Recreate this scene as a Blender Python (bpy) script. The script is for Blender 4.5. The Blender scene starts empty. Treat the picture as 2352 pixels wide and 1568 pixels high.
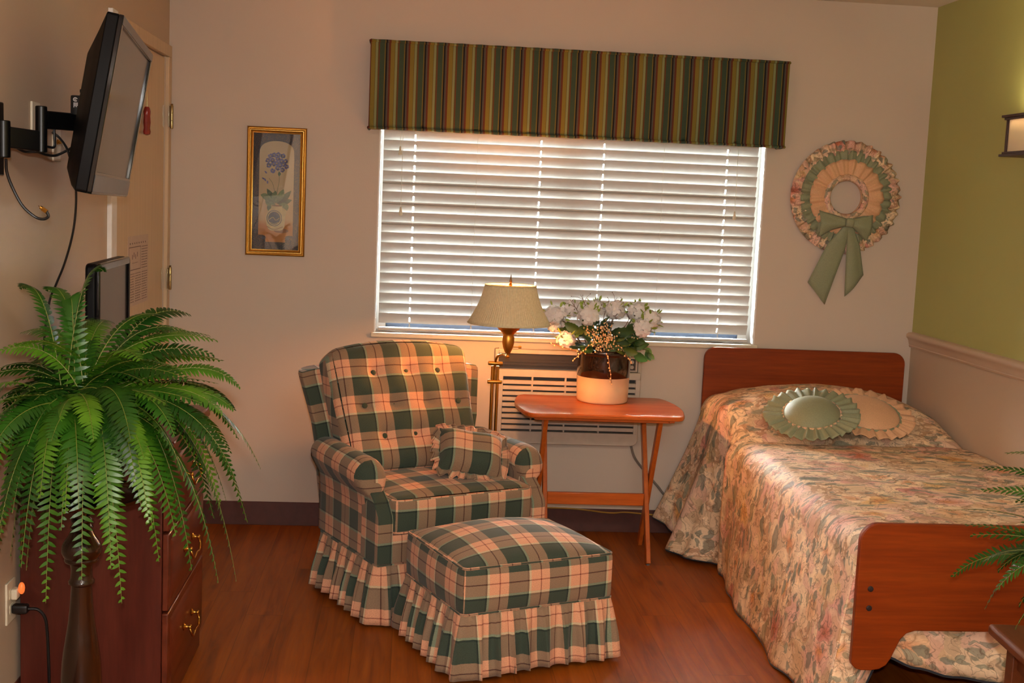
import bpy, bmesh, math, random
from mathutils import Vector, Matrix, noise as mnoise
from math import sin, cos, pi, radians as R, sqrt, atan2, hypot
random.seed(7)
SC = bpy.context.scene
COL = SC.collection
V = Vector

# ------------------------------------------------------------------ mesh builder
class MB:
    def __init__(s):
        s.v = []; s.f = []; s.m = []; s.uv = {}; s.cur = 0
    def vert(s, p):
        s.v.append(V(p)); return len(s.v) - 1
    def face(s, idx, uv=None):
        if uv is not None: s.uv[len(s.f)] = uv
        s.f.append(tuple(idx)); s.m.append(s.cur)
    def box(s, lo, hi, mat=None):
        x0, y0, z0 = lo; x1, y1, z1 = hi
        b = len(s.v)
        for p in ((x0,y0,z0),(x1,y0,z0),(x1,y1,z0),(x0,y1,z0),(x0,y0,z1),(x1,y0,z1),(x1,y1,z1),(x0,y1,z1)):
            s.v.append(V(p) if mat is None else mat @ V(p))
        for q in ((0,3,2,1),(4,5,6,7),(0,1,5,4),(1,2,6,5),(2,3,7,6),(3,0,4,7)):
            s.face([b+i for i in q])
        return s
    def bar(s, a, b, w, h, up=(0,0,1)):
        a = V(a); b = V(b); d = (b-a); L = d.length; d.normalize()
        u = V(up); x = d.cross(u)
        if x.length < 1e-4: x = d.cross(V((1,0,0)))
        x.normalize(); u = x.cross(d).normalized()
        M = Matrix((( x.x, d.x, u.x, a.x),(x.y, d.y, u.y, a.y),(x.z, d.z, u.z, a.z),(0,0,0,1)))
        return s.box((-w/2, 0, -h/2), (w/2, L, h/2), M)
    def grid(s, fn, nu, nv, cu=False, cv=False, uvf=None, flip=False):
        b = len(s.v)
        NU = nu if cu else nu+1; NV = nv if cv else nv+1
        for j in range(NV):
            for i in range(NU):
                s.v.append(V(fn(i/nu, j/nv)))
        for j in range(nv):
            for i in range(nu):
                i2 = (i+1) % NU; j2 = (j+1) % NV
                q = [b+j*NU+i, b+j*NU+i2, b+j2*NU+i2, b+j2*NU+i]
                uv = None
                if uvf:
                    uv = [uvf(i/nu, j/nv), uvf((i+1)/nu, j/nv), uvf((i+1)/nu, (j+1)/nv), uvf(i/nu, (j+1)/nv)]
                if flip: q.reverse(); uv = uv and uv[::-1]
                s.face(q, uv)
        return s
    def lathe(s, prof, n=32, M=None, cap=True):
        b = len(s.v)
        for (r, z) in prof:
            for i in range(n):
                a = 2*pi*i/n; p = V((r*cos(a), r*sin(a), z))
                s.v.append(M @ p if M else p)
        for j in range(len(prof)-1):
            for i in range(n):
                i2 = (i+1) % n
                s.face([b+j*n+i, b+j*n+i2, b+(j+1)*n+i2, b+(j+1)*n+i])
        if cap:
            if prof[0][0] > 1e-5: s.face([b+i for i in range(n)][::-1])
            if prof[-1][0] > 1e-5: s.face([b+(len(prof)-1)*n+i for i in range(n)])
        return s
    def tube(s, pts, r, n=10, closed=False, smooth=True):
        pts = [V(p) for p in pts]
        if smooth: pts = spline(pts, closed)
        N = len(pts); b = len(s.v); ref = None
        for k, p in enumerate(pts):
            if closed: t = pts[(k+1) % N]-pts[k-1]
            else: t = pts[min(k+1, N-1)]-pts[max(k-1, 0)]
            t.normalize()
            if ref is None:
                ref = t.orthogonal().normalized()
            ref = (ref - t*ref.dot(t)).normalized()
            bi = t.cross(ref)
            rr = r(k/(N-1)) if callable(r) else r
            for i in range(n):
                a = 2*pi*i/n
                s.v.append(p + (ref*cos(a) + bi*sin(a))*rr)
        for k in range(N if closed else N-1):
            k2 = (k+1) % N
            for i in range(n):
                i2 = (i+1) % n
                s.face([b+k*n+i, b+k*n+i2, b+k2*n+i2, b+k2*n+i])
        if not closed:
            s.face([b+i for i in range(n)][::-1]); s.face([b+(N-1)*n+i for i in range(n)])
        return s
    def prism(s, out, y0, y1, axes='xz'):
        """outline in the plane named by axes, pulled along the third axis from y0 to y1"""
        def P(a, c, d):
            if axes == 'xz': return V((a, d, c))
            if axes == 'yz': return V((d, a, c))
            return V((a, c, d))
        b = len(s.v); n = len(out)
        for (a, c) in out: s.v.append(P(a, c, y0))
        for (a, c) in out: s.v.append(P(a, c, y1))
        s.face(list(range(b, b+n))); s.face(list(range(b+2*n-1, b+n-1, -1)))
        for i in range(n):
            j = (i+1) % n
            s.face([b+j, b+i, b+n+i, b+n+j])
        return s
    def rbox(s, c, h, r, n=8, crown=(0,0,0,0,0,0), M=None, squash=None):
        """rounded cushion: half sizes h, edge radius r, crown swells the +x -x +y -y +z -z faces"""
        c = V(c); h = V(h)
        ax = [(0,1),(0,-1),(1,1),(1,-1),(2,1),(2,-1)]
        for k, (a, sg) in enumerate(ax):
            u, w = [(1,2),(2,0),(0,1)][a]
            b = len(s.v)
            for j in range(n+1):
                for i in range(n+1):
                    p = V((0,0,0)); p[a] = sg*h[a]
                    fu = -cos(pi*i/n)*.5+(2*i/n-1)*.5; fw = -cos(pi*j/n)*.5+(2*j/n-1)*.5
                    p[u] = fu*h[u]; p[w] = fw*h[w]
                    q = V([max(-(h[t]-r), min(h[t]-r, p[t])) for t in range(3)])
                    d = p-q
                    if d.length > 1e-9: p = q + d.normalized()*r
                    fx = max(0, 1-(p[u]/h[u])**2); fz = max(0, 1-(p[w]/h[w])**2)
                    p[a] += sg*crown[k]*(fx*fz)**.7
                    if squash: p = squash(p)
                    p = p + c
                    s.v.append(M @ p if M else p)
            for j in range(n):
                for i in range(n):
                    q = [b+j*(n+1)+i, b+j*(n+1)+i+1, b+(j+1)*(n+1)+i+1, b+(j+1)*(n+1)+i]
                    if sg < 0: q.reverse()
                    s.face(q)
        return s
    def ball(s, c, r, nu=12, nv=8, M=None):
        c = V(c); rx, ry, rz = r if hasattr(r, '__len__') else (r, r, r)
        prof = []
        def fn(u, v):
            a = 2*pi*u; t = pi*(v-.5)
            p = c + V((rx*cos(a)*cos(t), ry*sin(a)*cos(t), rz*sin(t)))
            return M @ p if M else p
        return s.grid(fn, nu, nv, cu=True)
    def xf(s, M, start=0):
        for i in range(start, len(s.v)): s.v[i] = M @ s.v[i]
        return s

def spline(pts, closed=False, k=8):
    if len(pts) < 3: return pts
    N = len(pts); out = []
    rng = range(N if closed else N-1)
    for i in rng:
        p1 = pts[i]; p2 = pts[(i+1) % N]
        p0 = pts[i-1] if (closed or i > 0) else p1*2-p2
        p3 = pts[(i+2) % N] if (closed or i < N-2) else p2*2-p1
        for j in range(k):
            t = j/k
            out.append(.5*((2*p1)+(p2-p0)*t+(2*p0-5*p1+4*p2-p3)*t*t+(3*p1-p0-3*p2+p3)*t**3))
    if not closed: out.append(pts[-1])
    return out

def rrect(x0, x1, z0, z1, r, n=6, corners=(1,1,1,1)):
    out = []
    for k, (cx, cz, a0) in enumerate(((x1-r, z0+r, -pi/2), (x1-r, z1-r, 0), (x0+r, z1-r, pi/2), (x0+r, z0+r, pi))):
        if corners[k]:
            for i in range(n+1):
                a = a0+pi/2*i/n; out.append((cx+r*cos(a), cz+r*sin(a)))
        else:
            out.append(((x1, z0), (x1, z1), (x0, z1), (x0, z0))[k])
    return out

FRAME = {}     # world matrix of every thing's empty
def thing(name, label, cat, loc=(0,0,0), rotz=0, group=None):
    o = bpy.data.objects.new(name, None); COL.objects.link(o)
    o.empty_display_size = .05
    o.location = loc; o.rotation_euler = (0,0,rotz)
    o['label'] = label; o['category'] = cat
    if group: o['group'] = group
    FRAME[o.name] = Matrix.Translation(V(loc)) @ Matrix.Rotation(rotz, 4, 'Z')
    return o

def build(name, mb, mats, parent=None, local=False, sharp=35, bevel=0, sub=0, uv=True, uvo=(0,0), label=None, bseg=2, solid=0):
    """one mesh object; with a parent, mb is given in world coordinates unless local"""
    me = bpy.data.meshes.new(name)
    vs = mb.v
    inv = None
    if parent is not None:
        F = FRAME.get(parent.name) or Matrix.Identity(4)
        if not local: inv = F.inverted()
    me.from_pydata([tuple(inv @ p) if inv else tuple(p) for p in vs], [], mb.f)
    if not isinstance(mats, (list, tuple)): mats = [mats]
    for m in mats: me.materials.append(m)
    if len(mats) > 1: me.polygons.foreach_set('material_index', mb.m)
    if uv:
        L = me.uv_layers.new(name='UVMap')
        for p in me.polygons:
            g = mb.uv.get(p.index)
            n = p.normal
            a = max(range(3), key=lambda t: abs(n[t]))
            for k, li in enumerate(p.loop_indices):
                if g: L.data[li].uv = g[k]
                else:
                    c = me.vertices[me.loops[li].vertex_index].co
                    u, w = ((c.y, c.z), (c.x, c.z), (c.x, c.y))[a]
                    L.data[li].uv = (u+uvo[0], w+uvo[1])
    o = bpy.data.objects.new(name, me); COL.objects.link(o)
    if parent is not None:
        o.parent = parent
        FRAME[o.name] = F
    bm = bmesh.new(); bm.from_mesh(me)
    bmesh.ops.remove_doubles(bm, verts=bm.verts, dist=1e-5)
    bmesh.ops.recalc_face_normals(bm, faces=bm.faces)
    bm.to_mesh(me); bm.free()
    for p in me.polygons: p.use_smooth = True
    me.set_sharp_from_angle(angle=R(sharp))
    if solid:
        md = o.modifiers.new('thick', 'SOLIDIFY'); md.thickness = solid; md.offset = 0
    if bevel:
        md = o.modifiers.new('edge', 'BEVEL'); md.width = bevel; md.segments = bseg; md.limit_method = 'ANGLE'; md.angle_limit = R(40)
    if sub:
        md = o.modifiers.new('smooth', 'SUBSURF'); md.levels = sub; md.render_levels = sub
    if label: o['label'] = label
    return o
def tag(o, label, cat, group=None, kind=None):
    o['label'] = label; o['category'] = cat
    if group: o['group'] = group
    if kind: o['kind'] = kind
    return o
def struct(o, label=None):
    o['kind'] = 'structure'; o['category'] = o.name.split('_')[0]
    if label: o['label'] = label
    return o

# ------------------------------------------------------------------ materials
def lin(r, g, b):
    f = lambda c: c/12.92 if c <= .04045 else ((c+.055)/1.055)**2.4
    return (f(r/255), f(g/255), f(b/255), 1)
class NT:
    def __init__(s, name):
        s.m = bpy.data.materials.new(name); s.m.use_nodes = True
        s.t = s.m.node_tree; s.t.nodes.clear()
        s.out = s.n('ShaderNodeOutputMaterial')
        s.b = s.n('ShaderNodeBsdfPrincipled')
        s.l(s.b.outputs[0], s.out.inputs[0])
    def n(s, typ, **kw):
        x = s.t.nodes.new(typ)
        for k, v in kw.items(): setattr(x, k, v)
        return x
    def l(s, a, b): s.t.links.new(a, b)
    def set(s, inp, v):
        if hasattr(v, 'is_output'): s.l(v, inp)
        else: inp.default_value = v
    def math(s, op, a, b=0, c=0):
        x = s.n('ShaderNodeMath', operation=op)
        s.set(x.inputs[0], a); s.set(x.inputs[1], b); s.set(x.inputs[2], c)
        return x.outputs[0]
    def mix(s, f, a, b, mode='MIX'):
        x = s.n('ShaderNodeMix', data_type='RGBA', blend_type=mode)
        s.set(x.inputs[0], f); s.set(x.inputs[6], a); s.set(x.inputs[7], b)
        return x.outputs[2]
    def ramp(s, f, stops, mode='LINEAR'):
        x = s.n('ShaderNodeValToRGB'); r = x.color_ramp; r.interpolation = mode
        while len(r.elements) > 1: r.elements.remove(r.elements[-1])
        for i, (p, c) in enumerate(stops):
            e = r.elements[0] if i == 0 else r.elements.new(p)
            e.position = p; e.color = c
        s.set(x.inputs[0], f)
        return x.outputs[0]
    def coord(s, kind='Object', scale=(1,1,1), rot=(0,0,0), loc=(0,0,0)):
        if kind == 'UV': tc = s.n('ShaderNodeTexCoord').outputs['UV']
        else: tc = s.n('ShaderNodeTexCoord').outputs[kind]
        mp = s.n('ShaderNodeMapping'); s.l(tc, mp.inputs[0])
        mp.inputs['Scale'].default_value = scale; mp.inputs['Rotation'].default_value = rot; mp.inputs['Location'].default_value = loc
        return mp.outputs[0]
    def noise(s, vec, scale, detail=3, rough=.5, dist=0):
        x = s.n('ShaderNodeTexNoise'); s.l(vec, x.inputs['Vector'])
        x.inputs['Scale'].default_value = scale; x.inputs['Detail'].default_value = detail
        x.inputs['Roughness'].default_value = rough; x.inputs['Distortion'].default_value = dist
        return x
    def bump(s, h, strength, dist=.002):
        x = s.n('ShaderNodeBump'); x.inputs['Strength'].default_value = strength; x.inputs['Distance'].default_value = dist
        s.set(x.inputs['Height'], h); s.l(x.outputs[0], s.b.inputs['Normal'])
    def fin(s, col=None, rough=.5, metal=0, spec=.5, sheen=0, coat=0, emit=None, es=0, trans=0):
        if col is not None: s.set(s.b.inputs['Base Color'], col)
        s.set(s.b.inputs['Roughness'], rough); s.set(s.b.inputs['Metallic'], metal)
        s.b.inputs['Specular IOR Level'].default_value = spec
        s.b.inputs['Coat Weight'].default_value = coat; s.b.inputs['Coat Roughness'].default_value = .08
        if emit: s.b.inputs['Emission Color'].default_value = emit; s.b.inputs['Emission Strength'].default_value = es
        if trans: s.b.inputs['Transmission Weight'].default_value = trans
        return s.m

def plain(name, rgb, rough=.5, metal=0, spec=.5, coat=0, mottle=.06, scale=30, bump=0, bscale=200):
    t = NT(name); c = lin(*rgb)
    vec = t.coord('Object')
    n = t.noise(vec, scale, 3)
    dark = tuple(x*(1-mottle*2) for x in c[:3])+(1,)
    lite = tuple(min(1, x*(1+mottle*2)) for x in c[:3])+(1,)
    col = t.ramp(n.outputs['Fac'], [(.3, dark), (.7, lite)])
    if bump:
        b = t.noise(vec, bscale, 2); t.bump(b.outputs['Fac'], bump)
    return t.fin(col, rough, metal, spec, coat=coat)

M = {}
# walls: orange-peel paint
def paint(name, rgb, rough=.55, bump=.12, bs=140):
    t = NT(name); vec = t.coord('Object')
    n = t.noise(vec, 1.3, 2); c = lin(*rgb)
    col = t.ramp(n.outputs['Fac'], [(.3, tuple(x*.965 for x in c[:3])+(1,)), (.7, c)])
    b = t.noise(vec, bs, 2); t.bump(b.outputs['Fac'], bump, .002)
    return t.fin(col, rough, spec=.35)
M['wall'] = paint('wall_paint', (205,190,174))
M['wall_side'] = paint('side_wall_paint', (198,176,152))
M['green'] = paint('green_wall_paint', (178,178,108))
M['ceiling'] = paint('ceiling_texture', (226,216,205), .8, .6, 60)
M['trim'] = paint('trim_paint', (204,178,154), .4, .04)
M['door'] = None
t = NT('door_laminate'); vec = t.coord('Object', (60,60,1.2)); n = t.noise(vec, 1.5, 4)
M['door'] = t.fin(t.ramp(n.outputs['Fac'], [(.25, lin(202,176,140)), (.75, lin(220,194,158))]), .42)
M['white'] = plain('white_paint', (236,234,230), .4, mottle=.02)
M['base'] = plain('brown_vinyl_baseboard', (80,40,32), .5, spec=.2, mottle=.05)

def wood(name, c0, c1, c2, axis='x', scale=1.0, rough=.35, coat=.15, stretch=14, rings=5.0):
    """grain runs along axis"""
    t = NT(name)
    sc = {'x': (1,stretch,stretch), 'y': (stretch,1,stretch), 'z': (stretch,stretch,1)}[axis]
    vec = t.coord('Object', tuple(k*scale for k in sc))
    n1 = t.noise(vec, 1.1, 5, .6, .35); n2 = t.noise(vec, 5.5, 4, .65)
    col = t.ramp(n1.outputs['Fac'], [(.25, lin(*c0)), (.5, lin(*c1)), (.75, lin(*c2))])
    fine = t.ramp(n2.outputs['Fac'], [(.35, (.6,.6,.6,1)), (.65, (1,1,1,1))])
    col = t.mix(.55, col, fine, 'MULTIPLY')
    t.bump(n2.outputs['Fac'], .05)
    return t.fin(col, rough, coat=coat, spec=.28)
M['cherry'] = wood('cherry_laminate', (112,40,3), (134,53,6), (149,64,11), 'x', .9, .44, 0, 16)
M['cherry_z'] = wood('cherry_edge', (70,28,18), (82,34,22), (92,40,26), 'z', 1, .4)
M['oak'] = wood('honey_oak', (188,84,24), (204,100,34), (218,116,46), 'x', 1.2, .33, .2, 12)
M['oak_z'] = wood('honey_oak_upright', (170,80,24), (192,96,34), (206,110,44), 'z', 1.2, .36, .15, 12)
M['mahogany'] = wood('mahogany', (70,28,20), (86,36,26), (98,44,32), 'z', 1.0, .36, .2, 10)
M['mahogany_y'] = wood('mahogany_front', (82,34,20), (100,44,26), (112,52,32), 'y', 1.0, .34, .25, 10)
M['walnut'] = wood('dark_turned_wood', (20,9,5), (40,19,8), (92,46,16), 'z', 1.6, .22, .5, 5)
M['table_wood'] = wood('end_table_wood', (70,34,12), (94,46,16), (110,56,20), 'y', 1.3, .5, 0, 10)
M['darkframe'] = plain('dark_bronze_wood', (58,34,30), .45)

def floor_mat():
    t = NT('laminate_plank_floor')
    tc = t.coord('Object')
    sep = t.n('ShaderNodeSeparateXYZ'); t.l(tc, sep.inputs[0])
    # planks 0.13 m wide running into the room, each shifted and toned at random
    px = t.math('DIVIDE', sep.outputs[0], .13); row = t.math('FLOOR', px); fx = t.math('FRACT', px)
    wn = t.n('ShaderNodeTexWhiteNoise', noise_dimensions='1D'); t.l(row, wn.inputs['W'])
    off = t.math('MULTIPLY', wn.outputs['Value'], 1.2)
    py = t.math('DIVIDE', t.math('ADD', sep.outputs[1], off), 1.2); rowy = t.math('FLOOR', py); fy = t.math('FRACT', py)
    wn2 = t.n('ShaderNodeTexWhiteNoise', noise_dimensions='2D')
    cb = t.n('ShaderNodeCombineXYZ'); t.l(row, cb.inputs[0]); t.l(rowy, cb.inputs[1]); t.l(cb.outputs[0], wn2.inputs['Vector'])
    # grain
    cv = t.n('ShaderNodeCombineXYZ')
    t.l(t.math('MULTIPLY', sep.outputs[0], 22), cv.inputs[0]); t.l(t.math('MULTIPLY', sep.outputs[1], 1.6), cv.inputs[1])
    t.l(t.math('MULTIPLY', wn2.outputs['Value'], 40), cv.inputs[2])
    g = t.noise(cv.outputs[0], 1.0, 5, .62, .9)
    g2 = t.noise(cv.outputs[0], 5.0, 4, .7, .3)
    col = t.ramp(g.outputs['Fac'], [(.28, lin(112,50,10)), (.48, lin(148,74,18)), (.72, lin(168,90,26))])
    col = t.mix(.5, col, t.ramp(g2.outputs['Fac'], [(.35, (.62,.58,.55,1)), (.62, (1,1,1,1))]), 'MULTIPLY')
    tone = t.math('ADD', t.math('MULTIPLY', wn2.outputs['Value'], .18), .88)
    cc = t.n('ShaderNodeCombineColor'); [t.l(tone, cc.inputs[i]) for i in range(3)]
    col = t.mix(1, col, cc.outputs[0], 'MULTIPLY')
    # knots
    kv = t.coord('Object', (5.2,2.2,1))
    vo = t.n('ShaderNodeTexVoronoi'); t.l(kv, vo.inputs['Vector']); vo.inputs['Scale'].default_value = 1.0
    vo.inputs['Randomness'].default_value = 1
    kn = t.ramp(vo.outputs['Distance'], [(0, (1,1,1,1)), (.04, (.8,.8,.8,1)), (.11, (0,0,0,1))])
    col = t.mix(t.math('MULTIPLY', kn, .75), col, lin(62,26,10))
    # seams
    e1 = t.math('MINIMUM', fx, t.math('SUBTRACT', 1, fx)); s1 = t.math('LESS_THAN', e1, .008)
    e2 = t.math('MINIMUM', fy, t.math('SUBTRACT', 1, fy)); s2 = t.math('LESS_THAN', e2, .0012)
    seam = t.math('MAXIMUM', s1, s2)
    col = t.mix(t.math('MULTIPLY', seam, .5), col, lin(60,26,12))
    t.bump(g2.outputs['Fac'], .06)
    return t.fin(col, t.ramp(g2.outputs['Fac'], [(.3, (.40,.40,.40,1)), (.7, (.48,.48,.48,1))]), spec=.28)
M['floor'] = floor_mat()

def plaid():
    t = NT('tartan_upholstery')
    uv = t.coord('UV'); sep = t.n('ShaderNodeSeparateXYZ'); t.l(uv, sep.inputs[0])
    P = lin(222,164,130); G = lin(62,74,64); Lt = lin(190,202,168); Dk = lin(34,46,42); Rd = lin(118,56,46)
    stops = [(0, Lt), (.032, P), (.265, Rd), (.292, P), (.49, G), (.94, Dk), (.982, Lt)]
    nz = t.noise(uv, 900, 1)
    jit = t.math('MULTIPLY', t.math('SUBTRACT', nz.outputs['Fac'], .5), .02)
    def thread(o):
        f = t.math('FRACT', t.math('ADD', t.math('DIVIDE', o, .145), t.math('ADD', jit, 10)))
        return t.ramp(f, stops, 'CONSTANT')
    # the thin light line of either set stays visible where threads cross
    a = thread(sep.outputs[0]); b = thread(sep.outputs[1])
    tw = t.n('ShaderNodeTexWave'); t.l(t.coord('UV', (1,1,1), (0,0,R(35))), tw.inputs[0]); tw.inputs['Scale'].default_value = 190
    f = t.math('ADD', t.math('MULTIPLY', tw.outputs['Fac'], .3), .35)
    avg = t.mix(f, a, b)
    pr = t.mix(1, a, b, 'MULTIPLY'); gm = t.n('ShaderNodeGamma'); t.l(pr, gm.inputs[0]); gm.inputs[1].default_value = .5
    col = t.mix(.42, gm.outputs[0], avg)
    fz = t.noise(uv, 420, 2)
    col = t.mix(.55, col, t.ramp(fz.outputs['Fac'], [(.3, (.6,.6,.6,1)), (.7, (1.2,1.2,1.2,1))]), 'MULTIPLY')
    t.bump(fz.outputs['Fac'], .35, .0015)
    t.b.inputs['Sheen Weight'].default_value = .15
    return t.fin(col, .9, spec=.15)
M['plaid'] = plaid()

def cloth(name, rgb, rough=.7, sheen=.1):
    t = NT(name); uv = t.coord('Object')
    n = t.noise(uv, 350, 2); c = lin(*rgb)
    col = t.ramp(n.outputs['Fac'], [(.3, tuple(x*.85 for x in c[:3])+(1,)), (.7, tuple(min(1, x*1.08) for x in c[:3])+(1,))])
    t.bump(n.outputs['Fac'], .15, .001)
    t.b.inputs['Sheen Weight'].default_value = sheen
    return t.fin(col, rough, spec=.25)
def floral(name='floral_chintz', kind='UV', k=1.0):
    t = NT(name)
    uv = t.coord(kind, (k,k,k))
    def warp(vec, scale, amt, detail=2):
        n0 = t.noise(vec, scale, detail, .55)
        vm = t.n('ShaderNodeVectorMath', operation='MULTIPLY_ADD')
        ce = t.n('ShaderNodeVectorMath', operation='SUBTRACT'); t.l(n0.outputs['Color'], ce.inputs[0]); ce.inputs[1].default_value = (.5,.5,.5)
        t.l(ce.outputs[0], vm.inputs[0]); vm.inputs[1].default_value = (amt,amt,amt); t.l(vec, vm.inputs[2])
        return vm.outputs[0]
    w1 = warp(uv, 4, .14); w = warp(w1, 16, .05); wf = warp(w, 50, .016)
    def vor(scale, vec, feat='F1', smooth=None):
        x = t.n('ShaderNodeTexVoronoi', feature=feat); t.l(vec, x.inputs['Vector']); x.inputs['Scale'].default_value = scale
        if smooth is not None: x.inputs['Smoothness'].default_value = smooth
        return x
    def rgb(x):
        sp = t.n('ShaderNodeSeparateColor'); t.l(x.outputs['Color'], sp.inputs[0]); return sp.outputs
    cream, pink, rose, sage, tan, gold = lin(250,230,194), lin(242,206,186), lin(220,166,152), lin(150,152,132), lin(230,198,158), lin(232,198,138)
    A = vor(6.8, wf); ca = rgb(A)
    col = t.ramp(ca[0], [(0, cream), (.30, pink), (.48, cream), (.66, tan), (.74, rose), (.84, cream), (.93, gold)], 'CONSTANT')
    # round blooms: petals fanned about the heart of some of the cells
    df = t.n('ShaderNodeVectorMath', operation='SUBTRACT'); t.l(wf, df.inputs[0]); t.l(A.outputs['Position'], df.inputs[1])
    sd = t.n('ShaderNodeSeparateXYZ'); t.l(df.outputs[0], sd.inputs[0])
    th = t.math('ARCTAN2', sd.outputs[1], sd.outputs[0])
    r_ = A.outputs['Distance']
    swirl = t.math('ADD', t.math('MULTIPLY', th, 2.5), t.math('MULTIPLY', r_, 5.0))
    gap = t.math('ABSOLUTE', t.math('SINE', swirl))
    edge = t.ramp(gap, [(0, (.58,.48,.42,1)), (.16, (.86,.80,.76,1)), (.5, (1,1,1,1)), (1, (1.10,1.07,1.04,1))])
    gap2 = t.math('ABSOLUTE', t.math('SINE', t.math('ADD', t.math('MULTIPLY', th, 4.5), t.math('MULTIPLY', r_, -4.0))))
    fine = t.ramp(gap2, [(0, (.80,.72,.68,1)), (.2, (1,1,1,1))])
    shell = t.ramp(r_, [(0, lin(206,156,106)), (.07, lin(226,190,146)), (.16, lin(226,190,176)), (.30, (.92,.86,.84,1)), (.45, (1.05,1.02,1.0,1))])
    bloom = t.mix(1, t.mix(1, t.mix(1, col, edge, 'MULTIPLY'), fine, 'MULTIPLY'), shell, 'MULTIPLY')
    isfl = t.math('MULTIPLY', t.math('GREATER_THAN', ca[1], .30), t.ramp(r_, [(.36, (1,1,1,1)), (.46, (0,0,0,1))]))
    B = vor(16, wf); cb_ = rgb(B)
    tint = t.ramp(cb_[1], [(0, lin(232,188,172)), (.3, lin(246,224,192)), (.62, lin(226,196,158)), (.8, lin(196,166,134))], 'CONSTANT')
    pet = t.ramp(B.outputs['Distance'], [(0, (1.06,1.04,1.02,1)), (.30, (1,.98,.96,1)), (.55, (.84,.78,.73,1))])
    ground = t.mix(.7, t.mix(.6, col, tint), pet, 'MULTIPLY')
    # sprays of tiny round florets
    D = vor(46, w); dots = t.ramp(D.outputs['Distance'], [(0, lin(196,150,106)), (.14, lin(226,194,154)), (.38, lin(240,216,184)), (.5, lin(186,146,110))])
    spray = t.math('LESS_THAN', cb_[0], .20)
    ground = t.mix(t.math('MULTIPLY', spray, .8), ground, dots)
    col = t.mix(isfl, ground, bloom)
    # leaves in two sizes, stretched both ways
    for sc_, rot, thr, rad, al in ((7.0, 40, .54, .38, .75), (11, -35, .54, .38, .75), (17, 75, .58, .38, .7)):
        lv = t.n('ShaderNodeMapping'); t.l(wf, lv.inputs[0]); lv.inputs['Rotation'].default_value = (0,0,R(rot)); lv.inputs['Scale'].default_value = (1,2.3,1); lv.inputs['Location'].default_value = (sc_*.37, sc_*.11, 0)
        C = vor(sc_, lv.outputs[0]); cc_ = rgb(C)
        leaf = t.math('MULTIPLY', t.math('GREATER_THAN', cc_[0], thr), t.ramp(C.outputs['Distance'], [(rad-.06, (1,1,1,1)), (rad, (0,0,0,1))]))
        lcol = t.ramp(cc_[1], [(0, lin(112,124,110)), (.35, lin(150,156,134)), (.62, lin(166,150,116)), (.76, lin(122,134,124)), (.92, lin(112,116,102))], 'CONSTANT')
        vein = t.ramp(C.outputs['Distance'], [(0, (1.25,1.2,1.1,1)), (.12, (1,1,1,1)), (rad, (.78,.78,.78,1))])
        col = t.mix(t.math('MULTIPLY', leaf, al), col, t.mix(1, lcol, vein, 'MULTIPLY'))
    # pen lines: contours of a slow noise
    for sc_, wd_, al in ((12, .014, .6), (26, .016, .5)):
        nn = t.noise(w, sc_, 2, .5)
        d = t.math('ABSOLUTE', t.math('SUBTRACT', nn.outputs['Fac'], .5))
        ln = t.ramp(d, [(0, (1,1,1,1)), (wd_*.6, (.6,.6,.6,1)), (wd_, (0,0,0,1))])
        col = t.mix(t.math('MULTIPLY', ln, al), col, lin(104,82,64))
    fz = t.noise(uv, 85, 4, .7)
    col = t.mix(.45, col, t.ramp(fz.outputs['Fac'], [(.34, (.82,.79,.76,1)), (.6, (1.06,1.06,1.06,1))]), 'MULTIPLY')
    q = t.noise(uv, 16, 2)
    t.bump(q.outputs['Fac'], .35, .012)
    return t.fin(col, .62, spec=.25)
M['floral'] = floral()
M['floral_small'] = floral('floral_ruffle_cloth', 'UV', 1.5)
M['button'] = cloth('dark_green_button_cloth', (66,72,54))

def stripes():
    t = NT('striped_valance_cloth')
    uv = t.coord('UV'); sep = t.n('ShaderNodeSeparateXYZ'); t.l(uv, sep.inputs[0])
    f = t.math('FRACT', t.math('ADD', t.math('DIVIDE', sep.outputs[0], .0822), 9.0))
    red, gold, pale, br, gr, ol, bk, gy = lin(88,44,30), lin(114,104,44), lin(118,128,92), lin(90,58,36), lin(52,70,56), lin(98,88,42), lin(22,24,26), lin(74,70,66)
    dk = lin(76,70,34)
    col = t.ramp(f, [(0, red), (.06, gold), (.262, dk), (.285, pale), (.405, dk), (.43, br), (.5, gr), (.74, ol), (.80, bk), (.88, gy), (.965, red)], 'CONSTANT')
    fz = t.noise(uv, 500, 2)
    col = t.mix(.4, col, t.ramp(fz.outputs['Fac'], [(.3, (.7,.7,.7,1)), (.7, (1.1,1.1,1.1,1))]), 'MULTIPLY')
    t.bump(fz.outputs['Fac'], .2, .001)
    return t.fin(col, .75, spec=.2)
M['stripes'] = stripes()

M['sage'] = cloth('sage_cotton', (144,150,120), .55)
M['peach'] = cloth('peach_cotton', (224,178,138), .6)
M['lining'] = cloth('dark_lining', (40,44,52))

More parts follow.
